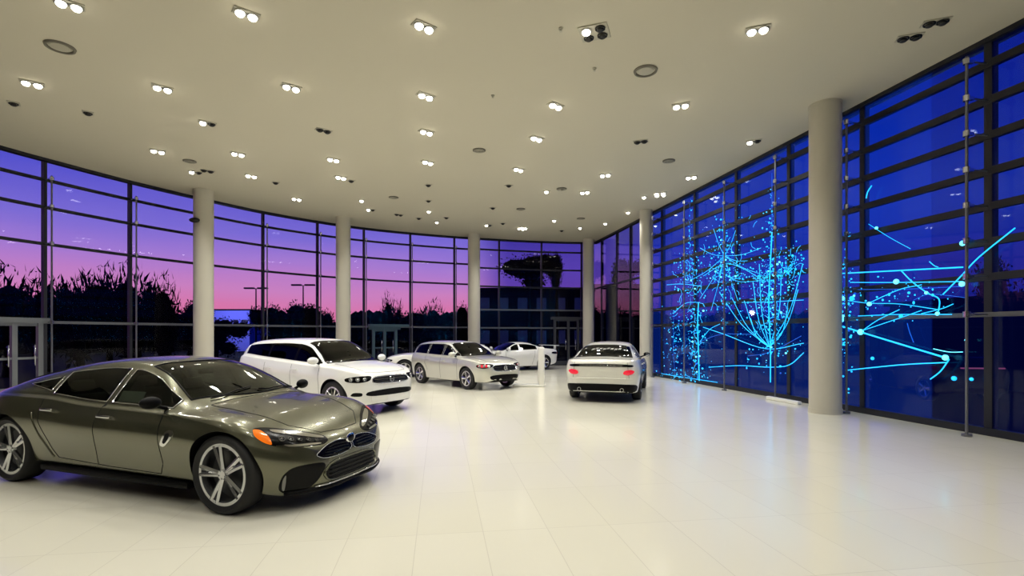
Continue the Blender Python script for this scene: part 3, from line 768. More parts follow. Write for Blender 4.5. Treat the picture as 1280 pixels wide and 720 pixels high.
    # seams of the doors, bonnet and handles
    for sg in (1,-1):
        pr = px('side', sg)
        for line in c.seams:
            q = []
            for a, b_ in zip(line, line[1:]): q += [Vector(a).lerp(Vector(b_), j/10) for j in range(10)]
            q.append(Vector(line[-1])); bm = bmesh.new(); tube(bm, [pr.at(p)[0]-pr.at(p)[1]*.001 for p in q], .0045, 6); obj('door_seam', bm, M['black'], root, smooth=True)
        for x, z in c.handles:
            l, nn = pr.at(Vector((x,z))); bm = bmesh.new()
            bx(bm, (0,0,0), (.2,.022,.026), bev=.008)
            for dx in (-.085,.085): bx(bm, (dx,-sg*.018,0), (.02,.03,.018))
            o = obj('door_handle', bm, M[c.handle_mat] if c.handle_mat else paint, root, angle=40); o.location = l+nn*.03; 
        # mirror
        x, z = c.mirror; l, nn = pr.at(Vector((x,z-.05))); mr_ = empty('door_mirror', l, 0, root)
        bm = bmesh.new(); cyl(bm, (0,-sg*.02,0), (.0,sg*.12,.05), .022, 10, .016); obj('mirror_arm', bm, M['black'], mr_, angle=40)
        bm = bmesh.new(); r = Matrix.Rotation(sg*math.radians(8),3,'Z'); ms = 1 if c.mirror_paint else .8; ellipsoid(bm, (.02,sg*.165,.08), (.075*ms,.12*ms,.075*ms), 20, 12, r)
        bmesh.ops.bisect_plane(bm, geom=bm.verts[:]+bm.edges[:]+bm.faces[:], plane_co=(-.015,0,0), plane_no=(-1,0,0), clear_outer=True)
        bmesh.ops.holes_fill(bm, edges=bm.edges[:]); obj('mirror_shell', bm, paint if c.mirror_paint else M['black'], mr_, angle=40)
        bm = bmesh.new(); ellipsoid(bm, (-.016,sg*.165,.08), (.004,.10*ms,.058*ms), 20, 10, r); obj('mirror_glass', bm, M['chrome'], mr_, smooth=True)
    # bonnet shut line
    if c.bonnet:
        pr = px('top'); bm = bmesh.new(); tube(bm, [pr.at(p)[0]-pr.at(p)[1]*.001 for p in resample(V(*c.bonnet),.06)], .0045, 6, True); obj('bonnet_seam', bm, M['black'], root, smooth=True)
    return root, bvh, px
def add_patch(root, proj, poly, name, m, off=.004, thick=.02, step=.04, dome=0, rnd=2, label=None, parent=None):
    bm = bmesh.new(); p = rounded(V(*poly), rnd) if rnd else V(*poly); patch(bm, proj, p, off, thick, step, dome)
    o = obj(name, bm, m if not isinstance(m, str) else M[m], parent or root, angle=50)
    if label: o['label'] = label
    return o
def mir(poly): return [(-a,b) for a,b in poly]
def tube_on(root, proj, poly, name, m, r=.006, closed=False, off=.004, parent=None, step=.04):
    P = V(*poly); Q = resample(P, step) if closed else sum([[a.lerp(b,j/8) for j in range(8)] for a,b in zip(P,P[1:])],[])+[P[-1]]
    bm = bmesh.new(); tube(bm, [l+n*off for l,n in (proj.at(q) for q in Q)], r, 6, closed); return obj(name, bm, M[m] if isinstance(m,str) else m, parent or root, smooth=True)

# ------------------------------------------------------------------ 1. olive fastback saloon, front right of it towards the camera
kar = Car(W=1.96, R=.365, rr=.285, wid=.25, inset=.025, gap=.03, xf=1.565, xr=-1.58, style='five_twin', detail=True,
    top=[(-2.46, 0.7), (-2.44, 0.86), (-2.38, 0.97), (-2.2, 1.03), (-1.8, 1.138), (-1.3, 1.266), (-0.8, 1.354), (-0.35, 1.386), (0.0, 1.372), (0.3, 1.313), (0.65, 1.167), (0.95, 1.03), (1.08, 0.97), (1.35, 0.925), (1.664, 0.865), (1.883, 0.79), (2.066, 0.71), (2.175, 0.64), (2.234, 0.585), (2.28, 0.5)],
    deck=[(-2.46, 0.7), (-2.38, 0.9), (-2.2, 0.96), (-1.8, 0.98), (1.0, 0.985), (1.08, 0.97), (1.35, 0.925), (1.664, 0.865), (1.883, 0.79), (2.066, 0.71), (2.175, 0.64), (2.234, 0.585), (2.28, 0.5)],
    sill=[(-2.46, 0.42), (-2.3, 0.3), (-1.9, 0.24), (0.0, 0.24), (1.5, 0.235), (1.85, 0.19), (2.1, 0.145), (2.28, 0.18)],
    shoulder=[(-2.46, 0.66), (-2.35, 0.86), (-2.1, 0.93), (-1.6, 0.965), (-1.0, 0.95), (-0.4, 0.905), (0.4, 0.885), (0.9, 0.868), (1.3, 0.84), (1.6, 0.805), (1.85, 0.74), (2.03, 0.665), (2.175, 0.58), (2.28, 0.46)],
    ns=1.55, nn=2.35, ts=-1.6, tn=2.9, endt=.955, shw=.925, flare=.045, crest=.7, tumble=.58, tuck=.085, mid=.55, gl0=.045, ghi=.115, 
    side_windows=[(-0.98,-.13),(-0.05,.80)], quarter=[(-1.04,1.02),(-1.04,1.165),(-1.2,1.135),(-1.42,1.08)], windscreen=(0.86,.12,.16,.05), backlight=(-1.95,-1.25,.05,.09), cabin=(-1.75,.98), deep=.42,
    seat_x=-.05, glass=CG, trim='chrome', handle_mat='chrome', mirror=(0.72,.96), mirror_paint=False,
    seams=[[(0.76,.90),(0.8,.70),(0.8,.40),(0.74,.29)],[(-0.12,.93),(-0.13,.6),(-0.16,.31)],[(-1.03,.95),(-1,.72),(-0.86,.42),(-0.78,.33)],[(0.74,.29),(0,.30),(-0.78,.33)]],
    handles=[(0.02,.80),(-0.86,.83)], bonnet=[(1.06,.62),(1.5,.60),(1.919,.50),(2.117,.28),(2.146,0),(2.117,-.28),(1.919,-.50),(1.5,-.60),(1.06,-.62)])
yaw1 = math.atan2(-.335,.942)
k1, bvh, px = build_car(kar, 'sports_saloon', 'large olive grey sports saloon in the foreground with orange side markers', 'car', (-3.80,6.06), yaw1, M['olive'])
fr = px('front')
# paired upper grille openings under the bonnet edge
up = [(.012,.47),(.015,.565),(.16,.585),(.34,.565),(.50,.50),(.42,.455),(.22,.445)]
for sg in (1,-1):
    poly = [(sg*a,b) for a,b in up]; g = add_patch(k1, fr, poly, 'upper_grille', 'gloss_black', .004, .03); tube_on(k1, fr, [(sg*a,b) for a,b in [(q.x,q.y) for q in rounded(V(*up),2)]], 'grille_surround', 'steel', .004, True, parent=g)
    for i in range(4): tube_on(k1, fr, [(sg*.06,.47+i*.024),(sg*.25,.468+i*.027),(sg*(.42-.03*i),.478+i*.02)], 'grille_bar', 'black', .006, parent=g, off=.008)
lo = [(-.36,.225),(-.42,.31),(-.34,.40),(0,.41),(.34,.40),(.42,.31),(.36,.225),(0,.21)]
g = add_patch(k1, fr, lo, 'lower_intake', 'gloss_black', .004, .03)
tube_on(k1, fr, [(q.x,q.y) for q in rounded(V(*lo),2)], 'intake_surround', M['olive'], .012, True, parent=g)
for i in range(4): tube_on(k1, fr, [(-.35,.25+i*.038),(0,.245+i*.04),(.35,.25+i*.038)], 'grille_bar', 'black', .007, parent=g, off=.008)
tube_on(k1, fr, [(-.72,.185),(-.4,.182),(0,.175),(.4,.182),(.72,.185)], 'front_splitter', 'black', .02, off=.012)
tube_on(k1, fr, [(-.5,.208),(0,.198),(.5,.208)], 'splitter_trim', 'chrome', .007, off=.02)
l, n = fr.at(Vector((0,.565))); bm = bmesh.new(); ellipsoid(bm, (0,0,0), (.012,.075,.055), 24, 10); e = obj('emblem', bm, M['chrome'], k1, smooth=True); e.location = l+n*.015
bm = bmesh.new(); ellipsoid(bm, (.006,0,0), (.011,.055,.038), 24, 10); o = obj('emblem_face', bm, M['gloss_black'], e, smooth=True)
for sg in (1,-1):
    co = px('corner', sg)
    # the corner frame: a = distance along the corner tangent (towards the nose positive on p.x)
    lampo = [(-.52,.735),(-.46,.665),(-.12,.60),(.10,.60),(.02,.645),(-.2,.70),(-.42,.75)]
K1 = k1.matrix_world if False else (Matrix.Translation((-3.80,6.06,0)) @ Matrix.Rotation(yaw1,4,'Z'))
class CamProj:
    """lays an outline on the body along the sight lines to a point beside the car; mirrored for the far side"""
    def __init__(s, bvh, mw): s.b, s.i = bvh, mw.inverted(); s.o = s.i @ Vector((0,0,CH))
    def at(s, p):
        q = s.i @ Vector(((p.x-640)/F, 1, CH+(HOR-p.y)/F)); d = (q-s.o).normalized(); loc, n, i, dist = s.b.ray_cast(s.o, d)
        if loc is None: loc, n = s.b.find_nearest(s.o+d*5)[:2]
        return loc, (n if n.dot(d) < 0 else -n)
cpj = CamProj(bvh, K1)
def both(poly, name, m, off=.004, thick=.02, dome=0, step=2.2, rnd=2, parent=None, label=None):
    outs = []
    for sg in (1,-1):
        bm = bmesh.new(); p = rounded(V(*poly), rnd); patch(bm, cpj, p, off, thick, step, 0)
        if sg < 0: bmesh.ops.scale(bm, vec=(1,-1,1), verts=bm.verts)
        o = obj(name, bm, m if not isinstance(m,str) else M[m], parent[len(outs)] if parent else k1, angle=50)
        if label: o['label'] = label
        outs.append(o)
    return outs
def both_tube(poly, name, m, r, off, parent=None, closed=False, n=5):
    outs = []
    for sg in (1,-1):
        P = V(*poly); Q = sum([[a.lerp(b,j/n) for j in range(n)] for a,b in zip(P,P[1:]+([P[0]] if closed else []))],[])+([] if closed else [P[-1]])
        bm = bmesh.new(); tube(bm, [l+nn*off for l,nn in (cpj.at(q) for q in Q)], r, 6, closed)
        if sg < 0: bmesh.ops.scale(bm, vec=(1,-1,1), verts=bm.verts)
        outs.append(obj(name, bm, M[m] if isinstance(m,str) else m, parent[len(outs)] if parent else k1, smooth=True))
    return outs
hl = both([(314,536),(330,534),(372,538),(405,544),(411,550),(404,556),(370,559),(340,558),(322,549)], 'headlight', 'gloss_black', .003, .02)
both([(315,537),(326,538),(337,547),(341,557),(330,554),(318,546)], 'amber_marker', 'amber', .006, .01, parent=hl, label='orange side marker lens')
both([(335,537),(372,540),(403,545),(405,548),(372,545),(340,541)], 'lamp_brow', 'chrome', .008, .01, parent=hl, step=1.6)
both([(344,556),(372,556),(400,553),(402,555),(374,558.5),(346,558.5)], 'lamp_trim', 'chrome', .008, .01, parent=hl, step=1.6)
for i, x in enumerate((352,363,374,385,395)):
    for sg, h in zip((1,-1), hl):
        l, nn = cpj.at(Vector((x,549.5+.3*i))); rot = nn.to_track_quat('Z','Y').to_matrix()
        bm = bmesh.new(); rr_ = .030-.003*i; lathe(bm, [(rr_*.6,0),(rr_,.0),(rr_,.012),(rr_*.85,.012)], 20, 'Z'); ellipsoid(bm, (0,0,.0), (rr_*.6,rr_*.6,.012), 12, 8)
        bmesh.ops.transform(bm, matrix=Matrix.Translation(l+nn*.004) @ rot.to_4x4(), verts=bm.verts)
        if sg < 0: bmesh.ops.scale(bm, vec=(1,-1,1), verts=bm.verts)
        obj('projector', bm, M['lamp_int'], h, angle=40)
both([(347,612),(352,596),(366,584),(404,577),(408,582),(398,600),(384,612),(356,618)], 'side_intake', 'gloss_black', .004, .03)
both([(352,612),(353,600),(358,592),(357,606),(355,614)], 'fog_lamp', 'lamp_int', .01, .01, step=1.6)
both([(199,556),(205,541),(213,537),(217,541),(213,550),(205,559)], 'side_vent', 'chrome', .006, .01, step=1.8)
both([(203,553),(207,543),(212,541),(211,548),(206,555)], 'vent_mesh', 'black', .008, .01, step=1.5)
# sculpted crease behind the rear door and black side skirts
for sg in (1,-1):
    pr = px('side', sg)
    tube_on(k1, pr, [(-1.12,.80),(-1.02,.55),(-.86,.33)], 'haunch_crease', M['olive'], .012, off=-.002)
    bm = bmesh.new(); bx(bm, (0,sg*.86,.205), (2.2,.10,.07), bev=.02); obj('side_skirt', bm, M['black'], k1, angle=40)
# rear lamps and window card
rr_ = px('rear')
for sg in (1,-1):
    add_patch(k1, rr_, [(sg*.42,.80),(sg*.8,.80),(sg*.84,.74),(sg*.42,.75)], 'tail_lamp', 'red')
bm = bmesh.new(); bx(bm, (0,0,0), (.36,.004,.12)); 
for i in range(7): bx(bm, (-.14+i*.045,-.003,.01*((i*3)%3-1)), (.028,.002,.05))
o = obj('window_card', bm, M['paper'], k1); lc_, nc_ = px('side',-1).at(Vector((.12,1.01))); o.location = lc_-nc_*.022; o.rotation_euler = (math.radians(-28),0,0); o['label'] = 'white card inside the front window'
bm = bmesh.new(); bx(bm, (0,0,0), (.05,.16,.03), bev=.01); o = obj('roof_aerial', bm, M['black'], k1, angle=40); o.location = (-1.05,0,kar.zc(-1.05)+.01)

# ------------------------------------------------------------------ 2. white SUV
suv = Car(darkp=True, W=1.84, R=.345, rr=.235, wid=.23, inset=.01, gap=.045, xf=1.33, xr=-1.33, style='ten', detail=True,
    top=[(-2.2,0.8),(-2.18,1),(-2.1,1.222),(-1.95,1.418),(-1.7,1.501),(-1.2,1.54),(-0.5,1.555),(0,1.54),(0.3,1.487),(0.65,1.301),(0.98,1.095),(1.12,1.06),(1.48,1.01),(1.788,0.94),(1.964,0.86),(2.052,0.76),(2.087,0.64)],
    deck=[(-2.2,.80),(-2.1,1.06),(-1.7,1.12),(0,1.06),(1,1.06),(1.12,1.06),(1.48,1.01),(1.788,.94),(1.964,.86),(2.052,.76),(2.087,.64)],
    sill=[(-2.2,.45),(-2,.3),(-1.6,.24),(0,.22),(1.568,.24),(1.92,.2),(2.087,.24)],
    shoulder=[(-2.2,.82),(-2.1,1.08),(-1.8,1.14),(-1.0,1.085),(0,1.02),(.8,.975),(1.3,.95),(1.656,.91),(1.876,.85),(2.008,.76),(2.087,.6)],
    ns=1.35, nn=3.0, ts=-1.5, tn=3.4, endt=.95, shw=.94, flare=.02, crest=.6, tumble=.36, tuck=.06, mid=.5, gl0=.05, ghi=.12,
    side_windows=[(-1.75,-.95),(-0.89,-.03),(0.04,.86)], quarter=None, windscreen=(0.98,.22,.14,.045), backlight=(-2.12,-1.9,.02,.1), cabin=(-2,1.05), deep=.45,
    seat_x=.1, glass=CGD, trim=None, handle_mat=None, mirror=(0.8,1.06), mirror_paint=True,
    seams=[[(0.9,.97),(0.92,.6),(0.88,.3)],[(0,1.0),(0,.6),(-0.02,.28)],[(-0.92,1.02),(-0.92,.75),(-0.8,.5)]], handles=[(0.14,.88),(-0.78,.9)],
    bonnet=[(1.12,.66),(1.568,.66),(1.902,.56),(1.964,.3),(1.972,0),(1.964,-.3),(1.902,-.56),(1.568,-.66),(1.12,-.66)])
def car_front(root, px, gr, intake, fog, lamp, bars=4, frame='chrome', lampmat='gloss_black', plate=False):
    f = px('front')
    g = add_patch(root, f, gr, 'grille', 'gloss_black', .005, .03); tube_on(root, f, [(q.x,q.y) for q in rounded(V(*gr),2)], 'grille_surround', frame, .012, True, parent=g)
    y0, y1 = min(p[1] for p in gr), max(p[1] for p in gr); wx = max(p[0] for p in gr)*.88
    for i in range(bars): z = y0+(y1-y0)*(i+1)/(bars+1); tube_on(root, f, [(-wx,z),(0,z),(wx,z)], 'grille_bar', 'lamp_off' if i % 2 else 'lamp_int', .005, parent=g, off=.008)
    l, n = f.at(Vector((0,(y0+y1)/2))); bm = bmesh.new(); lathe(bm, [(.045,0),(.062,0),(.062,.012),(.045,.012)], 28, 'Z'); bx(bm, (0,0,.006), (.08,.014,.01)); e = obj('emblem', bm, M['chrome'], g, angle=40)
    e.rotation_euler = (math.pi/2,0,math.pi/2); e.location = l+n*.014
    add_patch(root, f, intake, 'lower_intake', 'black', .005, .03)
    for sg in (1,-1):
        if fog: add_patch(root, f, [(sg*a,b) for a,b in fog], 'fog_recess', 'black', .005, .02)
        h = add_patch(root, px('corner',sg), lamp, 'headlight', lampmat, .005, .02)
        cx = sum(p[0] for p in lamp)/len(lamp); cz = sum(p[1] for p in lamp)/len(lamp); w_ = (max(p[0] for p in lamp)-min(p[0] for p in lamp))
        for i in (-.24,0,.24):
            l, nn = px('corner',sg).at(Vector((cx+i*w_,cz))); rot = nn.to_track_quat('Z','Y').to_matrix()
            bm = bmesh.new(); lathe(bm, [(.025,0),(.045,0),(.045,.012),(.035,.012)], 20, 'Z'); ellipsoid(bm, (0,0,0), (.03,.03,.012), 12, 8)
            bmesh.ops.transform(bm, matrix=Matrix.Translation(l+nn*.006) @ rot.to_4x4(), verts=bm.verts); obj('projector', bm, M['steel'], h, angle=40)
SUVP = dict(gr=[(-.52,.64),(-.50,.77),(0,.785),(.50,.77),(.52,.64),(0,.63)], intake=[(-.66,.40),(-.62,.50),(0,.52),(.62,.50),(.66,.40),(0,.385)], fog=[(.70,.40),(.70,.47),(.82,.48),(.84,.40)],
            lamp=[(-.24,.70),(-.27,.80),(.0,.80),(.26,.76),(.24,.69),(0,.665)])
yaw2 = math.radians(-31); h2 = Vector((math.cos(yaw2),math.sin(yaw2))); l2 = Vector((-h2.y,h2.x))
pw = Vector((-3.70,10.67)); c2 = (pw + l2*.9 - h2*1.33)*.97 + Vector((-.05,0))
k2, bvh2, px2 = build_car(suv, 'suv', 'plain white SUV standing behind the olive saloon', 'car', (c2.x,c2.y), yaw2, M['white'])
car_front(k2, px2, **SUVP)
l, n = px2('front').at(Vector((0,.34))); bm = bmesh.new(); bx(bm, (0,0,0), (.012,.46,.1), bev=.004); o = obj('plate', bm, M['paper'], k2); o.location = (l.x+.01,-.35,.34)
for sg in (1,-1):
    tl = add_patch(k2, px2('rear'), [(sg*.5,.82),(sg*.52,.94),(sg*.76,.94),(sg*.78,.84)], 'tail_lamp', 'red')

# ------------------------------------------------------------------ 3. silver wagon
wag = Car(darkp=True, W=1.74, R=.325, rr=.225, wid=.22, inset=.01, gap=.04, xf=1.28, xr=-1.28, style='five', detail=True,
    top=[(-2.1,.75),(-2.08,.95),(-2.0,1.15),(-1.8,1.32),(-1.5,1.39),(-.9,1.425),(-.3,1.425),(.05,1.39),(.45,1.22),(.85,1.03),(1.0,.985),(1.4,.95),(1.75,.89),(1.95,.81),(2.04,.72),(2.08,.6)],
    deck=[(-2.1,.75),(-2.0,.93),(-1.6,.97),(.9,.985),(1.0,.985),(1.4,.95),(1.75,.89),(1.95,.81),(2.04,.72),(2.08,.6)],
    sill=[(-2.1,.42),(-1.9,.28),(-1.5,.22),(0,.2),(1.5,.22),(1.9,.22),(2.08,.3)],
    shoulder=[(-2.1,.73),(-2.0,.92),(-1.7,.97),(-1.0,.95),(0,.925),(.7,.91),(1.2,.885),(1.6,.85),(1.85,.79),(2.0,.7),(2.08,.56)],
    ns=1.3, nn=3.0, ts=-1.4, tn=3.2, endt=.95, shw=.94, flare=.02, crest=.6, tumble=.38, tuck=.06, mid=.5, gl0=.045, ghi=.11,
    side_windows=[(-1.7,-.95),(-.89,-.12),(-.05,.52)], quarter=[(.57,.972),(.57,1.075),(.80,.97)], windscreen=(.86,.1,.14,.045), backlight=(-2.02,-1.75,.02,.1), cabin=(-1.9,.95), deep=.4,
    seat_x=-.05, glass=CGD, trim='steel', handle_mat=None, mirror=(.66,.99), mirror_paint=True,
    seams=[[(.82,.92),(.84,.6),(.8,.28)],[(-.08,.93),(-.08,.6),(-.1,.26)],[(-.92,.95),(-.92,.7),(-.8,.48)]], handles=[(.06,.8),(-.8,.82)],
    bonnet=[(1.0,.62),(1.5,.62),(1.84,.52),(1.92,.3),(1.93,0),(1.92,-.3),(1.84,-.52),(1.5,-.62),(1.0,-.62)])
yaw3 = math.radians(-48); h3 = Vector((math.cos(yaw3),math.sin(yaw3))); l3 = Vector((-h3.y,h3.x))
c3 = Vector((-1.37,15.1)) + l3*.86 - h3*1.28
k3, bvh3, px3 = build_car(wag, 'estate_car', 'silver estate car in the middle with a red lit lamp at its front corner', 'car', (c3.x,c3.y), yaw3, M['silver'])
car_front(k3, px3, gr=[(-.42,.56),(-.46,.72),(0,.74),(.46,.72),(.42,.56),(0,.54)], intake=[(-.52,.30),(-.56,.44),(0,.46),(.56,.44),(.52,.30),(0,.28)], fog=None, lamp=[(-.30,.68),(-.32,.76),(.0,.78),(.20,.73),(.16,.66),(-.05,.63)], frame='steel')
for sg in (1,-1):
    add_patch(k3, px3('corner',sg), [(-.22,.68),(-.20,.745),(.12,.745),(.14,.69),(.0,.665)], 'front_lamp_lens', 'red', .012, .01, label='red lamp lens at the front corner')

# ------------------------------------------------------------------ 4. pearl white saloon seen from behind
sal = Car(W=1.80, R=.33, rr=.235, wid=.22, inset=.01, gap=.04, xf=1.42, xr=-1.38, style='five', detail=True,
    top=[(-2.38,.86),(-2.36,.97),(-2.28,1.035),(-2.0,1.06),(-1.75,1.09),(-1.35,1.26),(-1.0,1.37),(-.6,1.43),(-.1,1.445),(.3,1.40),(.7,1.21),(1.05,1.03),(1.2,.99),(1.6,.94),(1.95,.87),(2.2,.77),(2.3,.68),(2.34,.58)],
    deck=[(-2.38,.86),(-2.36,.97),(-2.28,1.035),(-2.0,1.06),(-1.75,1.07),(1.0,1.02),(1.2,.99),(1.6,.94),(1.95,.87),(2.2,.77),(2.34,.58)],
    sill=[(-2.38,.27),(-2.25,.24),(-1.8,.22),(0,.2),(1.7,.22),(2.1,.22),(2.34,.3)],
    shoulder=[(-2.38,.84),(-2.34,.96),(-2.2,1.01),(-1.8,1.01),(-1.0,.98),(0,.95),(.8,.93),(1.4,.9),(1.8,.85),(2.1,.77),(2.34,.55)],
    ns=1.5, nn=2.8, ts=-1.75, tn=3.6, endt=.93, shw=.94, flare=.02, crest=.5, tumble=.42, tuck=.06, mid=.5, gl0=.045, ghi=.11,
    side_windows=[(-1.1,-.15),(-.08,.85)], quarter=[(-1.16,1.03),(-1.16,1.19),(-1.45,1.07)], windscreen=(1.0,.3,.14,.045), backlight=(-1.72,-1.02,.06,.05), cabin=(-1.55,1.05), deep=.4,
    seat_x=0, glass=CGD, trim='steel', handle_mat=None, mirror=(.78,1.02), mirror_paint=False,
    seams=[[(.86,.93),(.88,.6),(.84,.28)],[(-.12,.96),(-.12,.6),(-.14,.26)],[(-1.12,.98),(-1.1,.7),(-.95,.45)]], handles=[(.04,.83),(-.95,.86)],
    bonnet=[(1.2,.64),(1.7,.62),(2.1,.5),(2.2,0),(2.1,-.5),(1.7,-.62),(1.2,-.64)])
yaw4 = math.radians(73); h4 = Vector((math.cos(yaw4),math.sin(yaw4)))
c4 = Vector((2.10,12.15))+h4*2.38
k4, bvh4, px4 = build_car(sal, 'saloon_car', 'pearl white saloon seen from behind with two small red tail lamps', 'car', (c4.x,c4.y), yaw4, M['pearl'])
r4 = px4('rear')
add_patch(k4, r4, [(-.74,.86),(-.74,.92),(0,.935),(.74,.92),(.74,.86),(0,.87)], 'boot_strip', 'lamp_int', .006, .02, rnd=1)
for sg in (1,-1):
    add_patch(k4, r4, [(sg*.50,.865),(sg*.50,.915),(sg*.75,.91),(sg*.75,.86)], 'strip_end', 'gloss_black', .01, .01)
    add_patch(k4, r4, [(sg*.52,.70),(sg*.55,.775),(sg*.70,.80),(sg*.78,.76),(sg*.72,.69),(sg*.60,.67)], 'tail_lamp', 'red', .02, .02, dome=.01)
add_patch(k4, r4, [(-.80,.25),(-.84,.40),(-.78,.455),(0,.465),(.78,.455),(.84,.40),(.80,.25),(0,.235)], 'rear_bumper_insert', 'black', .012, .02)
tube_on(k4, r4, [(-.74,.575),(0,.59),(.74,.575)], 'bumper_crease', M['pearl'], .012, off=0)
tube_on(k4, r4, [(-.62,.97),(-.66,.6)], 'boot_seam', 'black', .004, off=0); tube_on(k4, r4, [(.62,.97),(.66,.6)], 'boot_seam', 'black', .004, off=0)
for i in range(9):
    x = -.32+i*.08; tube_on(k4, r4, [(x-.02,.885),(x+.005,.905),(x+.02,.882)], 'boot_lettering', 'chrome', .004, off=.012)
for sg in (1,-1):
    l, n = r4.at(Vector((sg*.5,.33))); bm = bmesh.new(); lathe(bm, [(.035,-.05),(.045,-.05),(.045,.05),(.035,.05)], 20, 'Z'); bmesh.ops.rotate(bm, matrix=Matrix.Rotation(math.pi/2,3,'Y'), verts=bm.verts)
    o = obj('exhaust_pipe', bm, M['chrome'], k4, angle=40); o.location = (l.x-.02,l.y,.33)
# pale squiggles of writing on the rear window
pt = px4('top')
for i in range(8):
    y = .34-i*.095; x = -1.42+.02*((i*5)%3)
    tube_on(k4, pt, [(x,y),(x+.09,y-.02),(x+.02,y-.045),(x+.10,y-.06)], 'window_lettering', 'paper', .007, off=.006)
# ------------------------------------------------------------------ 5. white hatchback behind the estate, 6. white coupe
hat = Car(**{**wag.__dict__, 'top':[(a,b*.905 if b > 1.0 else b*.93) for a,b in wag.top], 'deck':[(a,b*.93) for a,b in wag.deck], 'shoulder':[(a,b*.93) for a,b in wag.shoulder], 'glass':CGD, 'trim':None, 'handles':[(.06,.75),(-.8,.77)],
    'quarter':None, 'mirror':(.66,.93), 'side_windows':[(-1.6,-.95),(-.89,-.12),(-.05,.62)], 'bonnet':None})
yaw5 = math.radians(186)
k5, b5, px5 = build_car(hat, 'hatchback', 'white hatchback mostly hidden between the white SUV and the silver estate', 'car', (-2.85,20.2), yaw5, M['white'])
car_front(k5, px5, gr=[(-.42,.50),(-.46,.64),(0,.66),(.46,.64),(.42,.50),(0,.49)], intake=[(-.52,.30),(-.56,.40),(0,.42),(.56,.40),(.52,.30),(0,.28)], fog=None, lamp=[(-.30,.60),(-.32,.68),(.0,.70),(.20,.66),(.16,.60),(-.05,.57)], frame='steel')
cou = Car(W=1.8, R=.33, rr=.235, wid=.22, inset=.01, gap=.035, xf=1.32, xr=-1.32, style='five', detail=False,
    top=[(-2.2,.78),(-2.18,.90),(-2.1,.955),(-1.8,.97),(-1.5,1.0),(-1.1,1.15),(-.7,1.25),(-.3,1.28),(0,1.26),(.35,1.12),(.7,.95),(.85,.91),(1.3,.87),(1.7,.8),(2.0,.7),(2.12,.6),(2.16,.5)],
    deck=[(-2.2,.78),(-2.18,.90),(-2.1,.955),(-1.8,.97),(-1.5,.975),(.7,.94),(.85,.91),(1.3,.87),(1.7,.8),(2.0,.7),(2.16,.5)],
    sill=[(-2.2,.4),(-2.0,.28),(-1.6,.2),(0,.18),(1.6,.2),(2.0,.2),(2.16,.28)],
    shoulder=[(-2.2,.76),(-2.1,.89),(-1.8,.92),(-1.0,.9),(0,.87),(.8,.85),(1.3,.84),(1.7,.76),(2.0,.66),(2.16,.47)],
    ns=1.3, nn=2.8, ts=-1.5, tn=3.2, endt=.95, shw=.93, flare=.04, crest=.8, tumble=.5, tuck=.08, mid=.5, gl0=.04, ghi=.10,
    side_windows=[(-.98,-.15),(-.08,.55)], quarter=None, windscreen=(.72,.0,.14,.045), backlight=(-1.52,-.82,.05,.05), cabin=(-1.4,.8), deep=.35,
    seat_x=-.2, glass=CGD, trim=None, handle_mat=None, mirror=(.5,.94), mirror_paint=True,
    seams=[[(.62,.85),(.64,.6),(.6,.26)],[(-.85,.88),(-.8,.6),(-.7,.26)]], handles=[(-.65,.76)], bonnet=None)
yaw6 = math.radians(207)
k6, b6, px6 = build_car(cou, 'coupe', 'white coupe with a rear spoiler standing behind the silver estate car', 'car', (-.1,23.5), yaw6, M['white'])
for sg in (1,-1):
    add_patch(k6, px6('rear'), [(sg*.4,.70),(sg*.42,.80),(sg*.78,.80),(sg*.80,.70)], 'tail_lamp', 'gloss_black'); add_patch(k6, px6('rear'), [(sg*.45,.735),(sg*.45,.77),(sg*.74,.77),(sg*.74,.735)], 'tail_lens', 'red', .008)
    add_patch(k6, px6('side',sg), [(-2.02,.70),(-2.04,.82),(-1.72,.82),(-1.68,.74)], 'side_lamp', 'gloss_black')
sp = bmesh.new(); bx(sp, (-2.08,0,1.10), (.24,1.5,.03), bev=.01)
for sg in (1,-1): bx(sp, (-2.05,sg*.6,1.02), (.1,.03,.16))
sp = obj('rear_spoiler', sp, M['white'], k6, angle=40)
bm = bmesh.new(); bx(bm, (-2.205,0,1.10), (.012,.5,.02)); obj('brake_light', bm, M['red'], sp)

# ================================================================== outdoors
def leaf_crown(seed, rx, ry, rz, n, leaf, spiky=0, lobes=7):
    rnd = random.Random(seed); bm = bmesh.new(); L = [(Vector((rnd.gauss(0,.42)*rx, rnd.gauss(0,.42)*ry, rnd.uniform(-.55,.6)*rz)), rnd.uniform(.35,.6)) for _ in range(lobes)]
    for c_, s in L:
        ellipsoid(bm, c_, (s*rx*.8, s*ry*.8, s*rz*.75), 10, 7)
    for _ in range(n):
        c_, s = rnd.choice(L); d = Vector((rnd.gauss(0,1),rnd.gauss(0,1),rnd.gauss(0,1))).normalized()
        p = c_+Vector((d.x*rx,d.y*ry,d.z*rz))*s*rnd.uniform(.7,1.15+spiky*.5)
        a = Vector((rnd.gauss(0,1),rnd.gauss(0,1),rnd.gauss(0,1)+spiky)).normalized(); b_ = a.cross(d+Vector((.01,.02,.03))).normalized(); l = leaf*rnd.uniform(.6,1.4)
        vs = [bm.verts.new(p), bm.verts.new(p+a*l*.5+b_*l*.28), bm.verts.new(p+a*l*(1+spiky)), bm.verts.new(p+a*l*.5-b_*l*.28)]; bm.faces.new(vs)
    me = bpy.data.meshes.new('crown'); bm.to_mesh(me); bm.free(); me.materials.append(M['leaf']); return me
crowns = [leaf_crown(1,1,1,1,2600,.11), leaf_crown(2,1,1,1,1500,.13,.9,9), leaf_crown(3,1,1,1,1800,.10,.2,5)]
